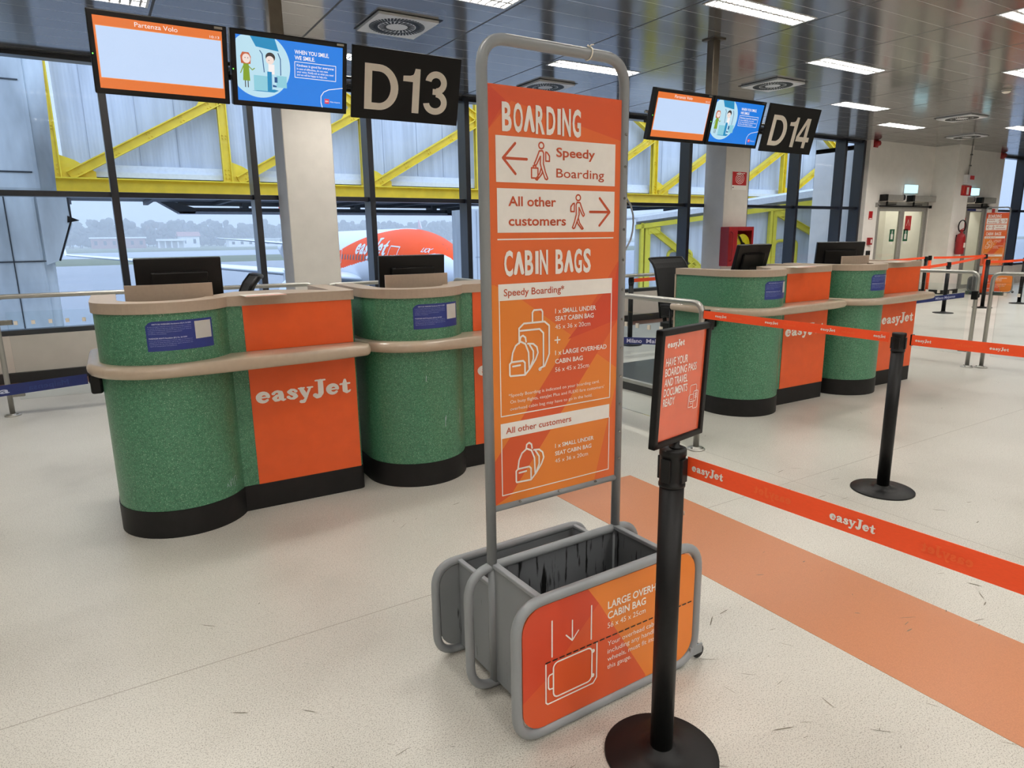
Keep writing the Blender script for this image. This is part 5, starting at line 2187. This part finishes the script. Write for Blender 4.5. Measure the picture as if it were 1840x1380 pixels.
wall_box('access_reader', 'black access reader on the wall beside the far gauge', 'card reader', 20.40, 20.52, 8.80, .04, 1.0, 1.1, 'black', .006, [('indicator', (20.45, 20.47, 1.07, 1.08), 'chrome')])


def door_sticker(x, y, z, kind, label):
    t = thing('door_sticker', label, 'sticker', (x, y, z), group=kind+' door stickers')
    mb = MB()
    if kind == 'green':
        mb.box(-.10, .10, -.002, 0, -.14, .14)
        mb.build('sheet', 'greensign', t)
        mb = MB()
        mb.rect(-.045, .045, -.09, .03, LOCXZ, .003)
        mb.stroke([(0, .03), (0, .10)], .03, LOCXZ, .003)
        mb.build('pictogram', 'white', t)
        mb = MB()
        mb.rect(-.06, .06, -.20, -.15, LOCXZ, .001)
        mb.build('caption', 'white', t)
    else:
        mb.box(-.13, .13, -.002, 0, -.17, .17)
        mb.build('sheet', 'redsign', t)
        mb = MB()
        mb.stroke([(-.06, -.06), (0, .08), (.06, -.06)], .012, LOCXZ, .003)
        mb.build('pictogram', 'white', t)


door_sticker(16.02, 8.945, 1.42, 'green', 'green emergency sticker on the left leaf of the double door')
door_sticker(16.60, 8.945, 1.42, 'green', 'green emergency sticker on the right leaf of the double door')
door_sticker(16.66, 8.945, 1.70, 'red', 'red sticker on the right leaf of the double door')
door_sticker(18.95, 8.812, 1.66, 'red', 'red sticker on the second door behind the pier')
door_sticker(19.02, 8.812, 1.33, 'green', 'green emergency sticker on the second door behind the extinguisher')
wall_box('door_banner', 'blue and white strip sticker at the top of the second door', 'sticker', 19.12, 19.86, 8.815, .002, 2.0, 2.08, 'notice', 0, [('white_end', (19.55, 19.85, 2.005, 2.075), 'white')])

# on the pier: cable conduit, control box, extinguisher sign, extinguisher
t = thing('cable_conduit', 'thin grey conduit running down the white pier from the ceiling', 'conduit', (18.02, 8.40, 2.80))
o = (18.02, 8.40, 2.80)
mb = MB(o)
mb.tube([(18.06, 8.385, CZ), (18.05, 8.385, 3.1), (18.02, 8.385, 2.80)], .014, 8)
mb.build('pipe', 'alu', t)
mb = MB(o)
for z in (3.25, 3.0):
    mb.box(18.02, 18.09, 8.372, 8.40, z, z+.03)
mb.build('clips', 'chrome', t)
wall_box('control_box', 'grey box with red label on the white pier under the conduit', 'control box', 17.84, 18.17, 8.40, .09, 2.58, 2.80, 'diff', .006, [('red_label', (17.96, 18.16, 2.69, 2.78), 'redsign')])
wall_box('extinguisher_sign', 'dark red extinguisher sign projecting on the white pier', 'fire sign', 17.80, 18.24, 8.40, .02, 2.33, 2.56, 'redsign', 0,
         [('pictogram', (18.02, 18.13, 2.35, 2.52), 'white'), ('flame_mark', (17.87, 17.90, 2.38, 2.54), 'orange')])
t = thing('fire_extinguisher', 'red fire extinguisher with black hose hanging on the white pier', 'fire extinguisher', (17.86, 8.30, .95))
mb = MB()
mb.lathe([(0, 0), (.085, 0), (.095, .02), (.095, .40), (.085, .45), (.05, .49), (.03, .50), (.03, .53), (0, .53)], seg=24)
c = mb.build('cylinder', 'red', t)
mb = MB()
mb.box(-.03, .045, -.0975, -.088, .16, .27)
part_label(mb.build('instruction_label', 'cream', c), 'pale instruction label')
mb = MB()
mb.box(-.03, .03, -.03, .03, .53, .58)
mb.bar((-.02, 0, .585), (.13, 0, .62), .025, .012)
mb.bar((-.02, 0, .56), (.12, 0, .56), .025, .012)
mb.build('valve', 'red', t, .004)
mb = MB()
mb.tube([(.03+.17*math.cos(a)-.10, -.03, .66+.14*math.sin(a)) for a in [R(-50+300*k/22) for k in range(23)]], .014, 8)
mb.build('hose', 'black', t)
mb = MB()
mb.box(-.04, .04, .06, .10, .30, .46)
mb.build('wall_bracket', 'black', t)

# ------------------------------------------------------------------ outside: ground
GZ = -3.0


def ground(name, y0, y1, z, mat, label, cat, xw=900):
    mb = MB()
    mb.add([(-xw, y0, z), (xw, y0, z), (xw, y1, z), (-xw, y1, z)], [(0, 1, 2, 3)])
    return struct(mb, name, mat, label, cat)


ground('ground_apron', 9.4, 161, GZ, 'apron', 'wet pale apron outside the windows', 'apron')
ground('ground_grass', 161, 1100, GZ-.02, 'grass', 'dull winter grass beyond the apron', 'grass')
ground('ground_runway', 232, 360, GZ, 'runway', 'pale wet runway strip across the grass', 'runway')

# ------------------------------------------------------------------ outside: elevated walkway with yellow truss
o = (8.0, 15.0, GZ)
t = thing('exterior_walkway', 'elevated grey walkway with yellow steel truss outside the windows', 'walkway', o)
NX = [-.33+2.9*k for k in range(10)]
n_ = (0, -1, 0)
mb = MB(o)
mb.bar((-.45, 15.02, 2.53), (26, 15.02, 2.53), .05, .25)
mb.bar((-.45, 14.97, 2.652), (26, 14.97, 2.652), .22, .022)
mb.bar((-.45, 14.97, 2.408), (26, 14.97, 2.408), .22, .022)
mb.build('bottom_beam', 'yellow', t)
mb = MB(o)
mb.bar((-.45, 15.0, 5.95), (26, 15.0, 5.95), .2, .25)
mb.build('top_beam', 'yellow', t)
for k, x in enumerate(NX):
    mb = MB(o)
    mb.ibeam((x, 15, 2.66), (x, 15, 5.85), .17, .14, .02, (0, 1, 0))
    p = mb.build('truss_post', 'yellow', t)
    mb = MB(o)
    for z in (2.74, 2.82, 2.90, 3.5, 3.56, 4.15, 4.22, 4.3, 4.37):
        for dx in (-.03, .03):
            mb.cyl((x+dx, 14.99, z), (x+dx, 14.955, z), .012, 6)
    mb.build('bolts', 'yellow', p)
    if k < len(NX)-1:
        x2 = NX[k+1]
        for a, b, nm in (((x+.20, 15, 2.70), (x2-.05, 15, 4.20), 'truss_diagonal'), ((x2-.05, 15, 4.32), (x+.15, 15, 5.85), 'truss_diagonal')):
            mb = MB(o)
            mb.ibeam(a, b, .17, .16, .02, (0, 1, 0))
            dg = mb.build(nm, 'yellow', t)
            mb = MB(o)
            A, B = Vector(a), Vector(b)
            d = (B-A).normalized()
            s = d.cross(Vector((0, 1, 0)))
            for f in (.06, .30, .52, .74, .93):
                for q in (-.035, .035):
                    for r_ in (-.03, .03):
                        c = A.lerp(B, f)+s*q+d*r_
                        mb.cyl(c+Vector((0, -.005, 0)), c+Vector((0, -.035, 0)), .012, 6)
            mb.build('bolts', 'yellow', dg)
        mb = MB(o)
        mb.prism([(x+.08, 2.66), (x+.62, 2.66), (x+.62, 2.78), (x+.30, 2.98), (x+.08, 3.06)], .02, .035, lambda u, v, d: (u, 15+d, v))
        mb.prism([(x2-.08, 4.05), (x2-.45, 3.98), (x2-.45, 4.08), (x2-.3, 4.30), (x2-.45, 4.55), (x2-.08, 4.50)], .02, .035, lambda u, v, d: (u, 15+d, v))
        mb.build('gusset_plate', 'yellow', t)
mb = MB(o)
mb.box(-.2, 26, 15.28, 15.40, 2.66, 5.9)
cl = mb.build('cladding', 'clad', t)
mb = MB(o)
for k, x in enumerate(NX):
    for f in (.62, 1.55, 2.3):
        mb.box(x+f*.9, x+f*.9+.008, 15.272, 15.28, 2.95, 5.9)
part_label(mb.build('cladding_seams', 'jetgrey', cl), 'grey seams between cladding sheets')
mb = MB(o)
mb.box(-.2, 26, 15.12, 15.28, 2.70, 2.80)
mb.box(-.2, 26, 15.20, 15.28, 2.80, 2.93)
part_label(mb.build('base_flashing', 'ledge', t), 'pale flashing')
mb = MB(o)
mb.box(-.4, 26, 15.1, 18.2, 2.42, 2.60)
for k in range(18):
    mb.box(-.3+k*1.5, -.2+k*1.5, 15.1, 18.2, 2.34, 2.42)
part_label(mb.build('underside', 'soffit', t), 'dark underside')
mb = MB(o)
mb.box(-.4, 26, 15.4, 18.2, 5.9, 6.1)
mb.build('roof_deck', 'clad', t)
# hanging dark service tray under the walkway
o = (5.5, 18.4, 2.3)
t = thing('service_tray', 'long dark service tray with slanted ends hanging under the walkway', 'service tray', o)
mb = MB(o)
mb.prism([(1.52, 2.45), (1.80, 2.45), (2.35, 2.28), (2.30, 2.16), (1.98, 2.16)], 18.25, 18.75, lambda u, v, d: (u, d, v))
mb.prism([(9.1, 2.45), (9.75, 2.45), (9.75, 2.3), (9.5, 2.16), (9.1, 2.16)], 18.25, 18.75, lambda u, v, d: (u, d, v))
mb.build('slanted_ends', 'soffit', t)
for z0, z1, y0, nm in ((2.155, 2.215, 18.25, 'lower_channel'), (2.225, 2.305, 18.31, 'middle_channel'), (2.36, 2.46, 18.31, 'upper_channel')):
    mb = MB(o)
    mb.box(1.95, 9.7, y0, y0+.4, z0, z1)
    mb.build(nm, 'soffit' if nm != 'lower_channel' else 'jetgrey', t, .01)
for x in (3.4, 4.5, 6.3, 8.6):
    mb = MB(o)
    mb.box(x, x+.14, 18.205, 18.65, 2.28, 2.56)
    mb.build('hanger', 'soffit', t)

# concrete support at the left
o = (-1.6, 11.4, GZ)
t = thing('concrete_support', 'weathered concrete support outside the leftmost window', 'concrete pillar', o)
mb = MB(o)
mb.box(-4.0, -.52, 11, 13, GZ, 2.15)
mb.build('lower_shaft', 'concrete', t, .04)
mb = MB(o)
mb.tube([(-.56, 11.14, GZ), (-.50, 11.14, 2.1)], .10, 14)
part_label(mb.build('rain_pipe', 'concrete', t), 'rounded corner pipe')
mb = MB(o)
mb.box(-4.0, -.42, 11, 13, 2.15, 5.0)
mb.build('upper_shaft', 'concrete', t, .06)
mb = MB(o)
mb.tube([(-.40, 11.14, 2.15), (-.30, 11.14, 5.0)], .13, 14)
mb.build('corner_tube', 'concrete', t)
mb = MB(o)
mb.prism([(-.50, 2.16), (-.18, 2.16), (-.16, 1.78), (-.36, 1.27), (-.50, 1.22)], 10.99, 12.2, lambda u, v, d: (u, d, v))
br = mb.build('bracket', 'concrete', t, .01)
mb = MB(o)
mb.tube([(-.155, 11.0, 2.1), (-.155, 11.0, 1.80), (-.35, 11.0, 1.27)], .014, 8)
mb.prism([(-.19, 1.86), (-.06, 1.80), (-.2, 1.77)], 10.98, 11.1, lambda u, v, d: (u, d, v))
mb.build('rubber_edge', 'black', br)
mb = MB(o)
for z in (1.26, 2.40, 3.52):
    mb.box(-4.0, -.5, 10.992, 11.0, z, z+.018)
for x in (-.86, ):
    mb.box(x, x+.014, 10.992, 11.0, GZ, 2.15)
part_label(mb.build('panel_joints', 'soffit', t), 'dark joints')

# ------------------------------------------------------------------ outside: sloping boarding bridge
A = Vector((16.887, 10.4, 0))
B = Vector((11.407, 12.5, 0))
RU = (A-B).normalized()
RN = Vector((RU.y, -RU.x, 0))        # towards the terminal
if RN.y > 0:
    RN = -RN
o = tuple(B+Vector((0, 0, GZ)))
t = thing('boarding_bridge', 'sloping grey boarding bridge with yellow frame beyond the right counters', 'boarding bridge', o)


def RP(u, v, d):
    return B+RU*u+RN*d+Vector((0, 0, v))


def zline(s, a, b):
    return a[1]+(b[1]-a[1])*(s-a[0])/(b[0]-a[0])


SL = 5.78


def rstrip(nm, f0, f1, d0, d1, mat, s0=-.1, s1=SL, parent=None):
    mb = MB(o)
    mb.prism([(s0, f0(s0)), (s1, f0(s1)), (s1, f1(s1)), (s0, f1(s0))], d0, d1, RP)
    return mb.build(nm, mat, parent or t)


top = lambda s: zline(s, (0, 1.94), (5.18, 2.63))
bot = lambda s: zline(s, (0, 1.835), (5.2, 2.46))
yt = lambda s: zline(s, (.09, 1.775), (5.63, 2.44))
yb_ = lambda s: zline(s, (.1, 1.67), (5.64, 2.30))
rstrip('roof_edge', bot, top, -.05, .12, 'ledge')
rstrip('roof_deck', lambda s: top(s)-.05, top, -2.0, -.05, 'clad2')
rstrip('edge_shade_strip', yt, bot, -.02, .04, 'jetgrey')  # grey strip put in as the shade below the roof edge
rstrip('frame_beam', yb_, yt, -.02, .10, 'yellow2')
rstrip('side_cladding', lambda s: -.6+s*.05, lambda s: yt(s), -.08, -.04, 'clad2')
mb = MB(o)
for s in (.55, 1.1, 2.2, 2.75, 4.0, 4.6, 5.2):
    mb.prism([(s, -.4), (s+.012, -.4), (s+.012, yb_(s)), (s, yb_(s))], -.041, -.036, RP)
part_label(mb.build('cladding_seams', 'jetgrey', t), 'thin seams')
for s, w_ in ((.0, .07), (.12, .13), (3.40, .07), (3.50, .10)):
    mb = MB(o)
    zt = 1.79 if s < 1 else 2.06
    mb.prism([(s, -.6), (s+w_, -.6), (s+w_, zt), (s, zt)], -.02, .07 if w_ > .08 else .10, RP)
    mb.build('frame_post', 'yellow2', t)
for a, b in (((.28, 1.66), (1.46, .80)), ((3.62, 2.0), (5.7, .98)), ((1.9, .35), (1.46, .80)), ((1.46, .80), (.95, .45))):
    mb = MB(o)
    mb.ibeam(RP(a[0], a[1], .04), RP(b[0], b[1], .04), .15, .10, .016, RN)
    mb.build('frame_diagonal', 'yellow2', t)
for s in (.2, 3.55):
    mb = MB(o)
    mb.prism([(s, yb_(s)-.16), (s+.3, yb_(s)-.16+.03), (s+.3, yb_(s)+.02), (s, yb_(s))], -.01, .08, RP)
    mb.build('gusset_plate', 'yellow2', t)
for s in (.76, 3.63):
    out = rrect(s, s+.62, .55 if s > 1 else .35, 1.32 if s > 1 else 1.12, .12, 5)
    mb = MB(o)
    mb.tube([RP(u, v, -.03) for u, v in out], .04, 8, closed=True)
    fr_ = mb.build('porthole_frame', 'yellow2', t)
    mb = MB(o)
    mb.prism(out, -.036, -.03, RP)
    mb.build('porthole_glass', 'jetgrey', fr_)
mb = MB(o)
mb.prism([(-.1, -.7), (SL, -.4), (SL, -.6), (-.1, -.9)], -2.0, .05, RP)
mb.build('floor_frame', 'yellow2', t)
# pale cabin at the far end of the bridge
o = (9.3, 14.4, GZ)
t = thing('bridge_cabin', 'pale panelled cabin at the far end of the boarding bridge, hiding the aircraft nose', 'bridge cabin', o)
mb = MB(o)
mb.prism(rrect(7.50, 11.0, 13.9, 14.9, .12), GZ, 2.14, smooth=False)
dr = mb.build('cabin_shell', 'clad2', t)
mb = MB(o)
for z in (-.2, 1.05):
    mb.box(7.62, 10.9, 13.892, 13.90, z, z+.012)
for x in (7.66, 7.74, 8.6, 9.6):
    mb.box(x, x+.012, 13.892, 13.90, GZ, 2.1)
part_label(mb.build('panel_joints', 'jetgrey', dr), 'grey joints')

# ------------------------------------------------------------------ outside: aircraft
AX, AY, AZ, AR = 15.8, 30.6, .10, 1.98
o = (AX, AY, GZ)
t = thing('airliner', 'white and orange airliner parked nose-in beyond the boarding bridge', 'aircraft', o)


def fus(y):
    """radius and centre height of the fuselage y metres behind the nose"""
    if y < 6.5:
        q = max(0, y)/6.5
        r = AR*math.sqrt(max(0, 1-(1-q)**2.15))
        return r, -.42*(1-q)**1.6
    if y > 25:
        q = (y-25)/12.5
        return AR*(1-.86*q**1.4), .75*q**1.3
    return AR, 0


def FP(y, a, d=0):
    """point on the skin: a = degrees up from the starboard horizontal (starboard faces -X)"""
    r, dz = fus(y)
    return Vector((AX-(r+d)*math.cos(R(a)), AY+y, AZ+dz+(r+d)*math.sin(R(a))))


ysamp = [0, .03, .1, .16, .22, .3]+[.34+.04*k for k in range(54)]+[2.6+.2*k for k in range(20)]+[6.5+.2*k for k in range(1, 93)]+[25+k for k in range(0, 13)]
NA = 220
mb = MB(o)
for i in range(len(ysamp)-1):
    y0, y1 = ysamp[i], ysamp[i+1]
    ym = (y0+y1)/2
    for k in range(NA):
        a0, a1 = 360*k/NA, 360*(k+1)/NA
        am = (a0+a1)/2
        el = am if am <= 180 else am-360
        s_el = el if abs(el) <= 90 else (180-el if el > 0 else -180-el)
        # the orange sweep: full crown at the nose, sliding down to the belly towards the tail
        lo = max(34-3.6*ym, 28+(1.9-ym)*34)
        up = 95 if ym < 4.2 else 95-8.2*(ym-4.2)
        org_ = lo < s_el < up and ym > .3 and ym < 22
        mb.add([FP(y0, a0), FP(y1, a0), FP(y1, a1), FP(y0, a1)], [(0, 1, 2, 3)], 1 if org_ else 0, True)
body_ = mb.build('fuselage', ['jetwhite', 'jetorange'], t)
import bmesh
bm = bmesh.new()
bm.from_mesh(body_.data)
bmesh.ops.remove_doubles(bm, verts=bm.verts, dist=1e-4)
bm.to_mesh(body_.data)
bm.free()


def skin(mb, pts, d=.01, mi=0):
    mb.add([FP(y, a, d) for y, a in pts], [tuple(range(len(pts)))], mi)


mb = MB(o)
for side in (0, 1):
    for quad in (((1.30, 8), (1.72, 10), (1.75, 30), (1.36, 32)), ((2.04, -3), (2.65, 0), (2.58, 15), (2.05, 18)), ((2.72, 1), (3.20, 4), (3.02, 11), (2.70, 14))):
        skin(mb, [(y, a if side == 0 else 180-a) for y, a in quad])
skin(mb, [(1.0, 22), (1.22, 34), (1.62, 60), (1.66, 88), (1.1, 88)])
skin(mb, [(1.1, 92), (1.66, 92), (1.62, 120), (1.22, 146), (1.0, 158)])
mb.build('cockpit_windows', 'jetglass', body_)


def skin_line(mb, pts, w_, closed=False):
    """drawn line on the skin; pts in (y, height above axis)"""
    def f(u, v, d):
        r, dz = fus(u)
        return FP(u, math.degrees(math.asin(max(-1, min(1, v/r)))), .012+d)
    fine = []
    for a_, b_ in zip(pts, pts[1:]+(pts[:1] if closed else [])):
        m_ = max(1, int(math.hypot(b_[0]-a_[0], b_[1]-a_[1])/.15))
        fine += [(a_[0]+(b_[0]-a_[0])*q/m_, a_[1]+(b_[1]-a_[1])*q/m_) for q in range(m_)]
    if not closed:
        fine.append(pts[-1])
    mb.stroke(fine, w_, f, .001, closed)


mb = MB(o)
skin_line(mb, [(4.9, -.55), (4.9, 1.05), (3.9, 1.05), (3.9, -.55)], .06)
mb.build('door_outline', 'jetwhite', body_)
mb = MB(o)
for y in (12.7, 13.8):
    skin_line(mb, rrect(y, y+.62, -.10, .78, .22, 4), .06, True)
mb.build('emergency_exits', 'jetwhite', body_)
mb = MB(o)
for k in range(34):
    y = 7.2+.53*k
    skin_line(mb, [(y, .22), (y, .40)], .17)
mb.build('cabin_windows', 'jetglass', body_)
mb = MB(o)


def skin_text(u, v, d):
    r, dz = fus(u)
    return FP(u, math.degrees(math.asin(max(-1, min(1, v/r)))), .012+d)


def wordmark(u, v, d):
    # leans with the livery; u runs 0..1 from tail to nose
    return skin_text(10.3-4.9*u-.22*v, v, d)


mb.fat('easyJet', 0, 1, .50, .95, wordmark, .004)
mb.text('LKX', 0, 1, .93, .20, lambda u, v, d: skin_text(2.05-.55*u, v, d), .004, .02)
mb.build('lettering', 'jetwhite', body_)
mb = MB(o)
mb.prism([(4.3, AR-.05), (4.75, AR-.02), (4.72, AR+.42), (4.58, AR+.42)], -.02, .02, lambda u, v, d: (AX+d, AY+u, AZ+v))
mb.prism([(11.6, AR-.05), (12.1, AR-.05), (12.0, AR+.4), (11.85, AR+.4)], -.02, .02, lambda u, v, d: (AX+d, AY+u, AZ+v))
mb.build('aerials', 'jetwhite', body_)


def wing(side, y0, chord0, y1, chord1, span, z0, z1, th0, th1, nm, root_off=1.4):
    mb = MB(o)
    n = 10
    secs = []
    for k in range(9):
        f = k/8
        x = root_off+(span-root_off)*f
        yy, ch = y0+(y1-y0)*f, chord0+(chord1-chord0)*f
        z, th = z0+(z1-z0)*f, th0+(th1-th0)*f
        ring = []
        for j in range(2*n):
            a = 2*PI*j/(2*n)
            u = .5-.5*math.cos(a)
            w_ = math.sin(a)*(1-u)**.5*(1 if math.sin(a) > 0 else .7)
            ring.append(Vector((AX-side*x, AY+yy+ch*u, z+th*w_*.6)))
        secs.append(ring)
    m = 2*n
    vs = [v for s_ in secs for v in s_]
    fs = [(i*m+j, i*m+(j+1) % m, (i+1)*m+(j+1) % m, (i+1)*m+j) for i in range(8) for j in range(m)]
    mb.add(vs, fs, 0, True)
    mb.add(secs[-1], [tuple(range(m))])
    return mb.build(nm, 'jetwhite', t)


for side in (1, -1):
    wg = wing(side, 9.6, 6.6, 17.6, 1.5, 17.0, -.95, .80, .75, .14, 'wing')
    mb = MB(o)
    mb.prism([(17.6, .78), (19.1, .78), (20.2, 2.0), (19.5, 2.0)], -.05, .05, lambda u, v, d: (AX-side*(17.0+(v-.78)*.15)+d, AY+u, v))
    mb.build('winglet', 'jetwhite', wg)
    for x_, yy in ((6.6, 16.6), (10.4, 17.4)):
        mb = MB(o)
        zz = -.95+1.75*(x_-1.4)/15.6-.22
        mb.tube([(AX-side*x_, AY+yy-2.2+3.2*f, zz) for f in (0, .1, .3, .6, .85, 1)], [.03, .16, .24, .24, .14, .02], 12)
        mb.build('flap_fairing', 'jetorange', wg)
    mb = MB(o)
    ex, ey, ez = AX-side*5.75, AY+7.6, -1.55
    mb.lathe([(.80, 0), (.96, .05), (1.06, .5), (1.06, 1.6), (.85, 2.8), (.62, 3.3), (.55, 3.3), (.60, 2.6), (.78, .4)], (ex, ey, ez), 32, axis=(0, 1, 0))
    en = mb.build('engine', 'jetwhite', t)
    mb = MB(o)
    mb.lathe([(.80, -.01), (.98, .04), (.985, .16), (.80, .1)], (ex, ey, ez), 32, axis=(0, 1, 0))
    mb.build('intake_lip', 'jetgrey', en)
    mb = MB(o)
    mb.prism([(.8, 1.0), (4.6, 1.3), (4.6, .5), (2.6, .6)], -.1, .1, lambda u, v, d: (ex+d, ey+u, ez+v))
    mb.build('pylon', 'jetwhite', en)
    wing(side, 29.0, 3.6, 32.6, 1.2, 6.3, 1.15, 1.75, .34, .1, 'tailplane', .6)
mb = MB(o)
mb.prism([(28.5, 1.6), (35.5, 1.6), (37.2, 7.6), (35.2, 7.6), (31.0, 2.4)], -.12, .12, lambda u, v, d: (AX+d, AY+u, v))
mb.build('tail_fin', 'jetorange', t)
mb = MB(o)
for x_, yy in ((0, 4.8), (3.6, 17.6), (-3.6, 17.6)):
    for s in (-.28, .28):
        mb.lathe([(0, -.14), (.42, -.14), (.5, -.08), (.5, .08), (.42, .14), (0, .14)], (AX+x_+s, AY+yy, GZ+.5), 20, axis=(1, 0, 0))
    mb.cyl((AX+x_, AY+yy, GZ+.5), (AX+x_, AY+yy, AZ-.8), .1, 10)
mb.build('landing_gear', 'jetgrey', t)

# ------------------------------------------------------------------ outside: far buildings and trees
def building(name, label, cat, x0, x1, y, d, h, wallm, roofm, roof_h, over=1.0, pitched=False, posts=False):
    c = ((x0+x1)/2, y, GZ)
    t = thing(name, label, cat, c)
    if posts:
        for k in range(5):
            mb = MB(c)
            x = x0+(x1-x0)*k/4
            mb.box(x-.4, x+.4, y, y+1, GZ, GZ+h)
            mb.build('support_post', wallm, t)
        mb = MB(c)
        mb.box(x0, x1, y+d-.5, y+d, GZ, GZ+h)
        mb.build('wall', wallm, t)
    else:
        mb = MB(c)
        mb.box(x0, x1, y, y+d, GZ, GZ+h)
        wl = mb.build('wall', wallm, t)
        n = max(2, int((x1-x0)/6))
        for k in range(n):
            x = x0+(x1-x0)*(k+.5)/n
            mb = MB(c)
            mb.box(x-1, x+1, y-.1, y, GZ+h*.35, GZ+h*.75)
            mb.build('window', 'jetglass', wl)
    mb = MB(c)
    if pitched:
        mb.prism([(y-over, GZ+h), (y+d+over, GZ+h), (y+d/2, GZ+h+roof_h)], x0-over, x1+over, lambda u, v, dd: (dd, u, v))
    else:
        mb.box(x0-over, x1+over, y-over, y+d+over, GZ+h, GZ+h+roof_h)
    mb.build('roof', roofm, t)


building('service_canopy', 'white-roofed open canopy far across the airfield left of the house', 'canopy', 44, 61, 560, 8, 5.2, 'bwhite', 'bwhite', 1.4, posts=True)
building('house', 'pale two-storey house in front of the misty trees', 'house', 60, 74, 580, 12, 8.5, 'bwhite', 'brick', 3.4, pitched=True)
building('low_hangar', 'long low pale shed far behind the aircraft tailplane', 'shed', 92, 130, 560, 14, 5.4, 'bwhite', 'bwhite', .8)
building('hangar', 'reddish low hangar at the left of the misty airfield', 'hangar', 2, 38, 600, 20, 7.5, 'brick', 'bwhite', 1.0)


mb = MB()
for row, (yy, hh) in enumerate(((680, 19), (705, 21), (735, 23), (765, 25))):
    x = -40.0+row*4
    while x < 390:
        h = hh*rnd.uniform(.78, 1.10)*(1.22 if 6 < x < 34 and row < 2 else 1.0)
        y = yy+rnd.uniform(-8, 8)
        mb.tube([(x, y, GZ), (x+.3, y, GZ+h*.35), (x, y, GZ+h*.8)], [.35, .28, .1], 6)
        for q in range(9):
            cz = rnd.uniform(.22, .92)
            c = Vector((x+rnd.uniform(-.30, .30)*h*(1.1-.6*cz), y+rnd.uniform(-.2, .2)*h, GZ+h*cz))
            rad = h*rnd.uniform(.09, .20)*(1.15-.45*cz)
            n, m = 9, 5
            vs_, fs_ = [], []
            for i in range(m+1):
                th = PI*i/m
                for j in range(n):
                    d = Vector((math.sin(th)*math.cos(2*PI*j/n), math.sin(th)*math.sin(2*PI*j/n), math.cos(th)))
                    vs_.append(c+d*rad*(1+.6*noise.noise(d*3+c*.7)))
            for i in range(m):
                for j in range(n):
                    fs_.append((i*n+j, (i+1)*n+j, (i+1)*n+(j+1) % n, i*n+(j+1) % n))
            mb.add(vs_, fs_, 0, True)
        x += rnd.uniform(6.0, 9.0)
tag(mb.build('exterior_woodland', 'leaf'), 'misty grey-blue woodland lining the far side of the airfield', 'woodland', kind='stuff')

# drizzle haze over the airfield
hz = bpy.data.materials.new('airfield_haze')
hz.use_nodes = True
n_ = hz.node_tree
n_.nodes.clear()
ou = n_.nodes.new('ShaderNodeOutputMaterial')
vsn = n_.nodes.new('ShaderNodeVolumeScatter')
vsn.inputs['Color'].default_value = (.97, .98, 1, 1)
vsn.inputs['Density'].default_value = .0013
vsn.inputs['Anisotropy'].default_value = 0
n_.links.new(vsn.outputs['Volume'], ou.inputs['Volume'])
mb = MB()
mb.box(-300, 700, 70, 900, GZ-1, 70)
hzo = mb.build('exterior_haze', hz)
tag(hzo, 'pale drizzle haze lying over the distant airfield', 'haze', kind='stuff')
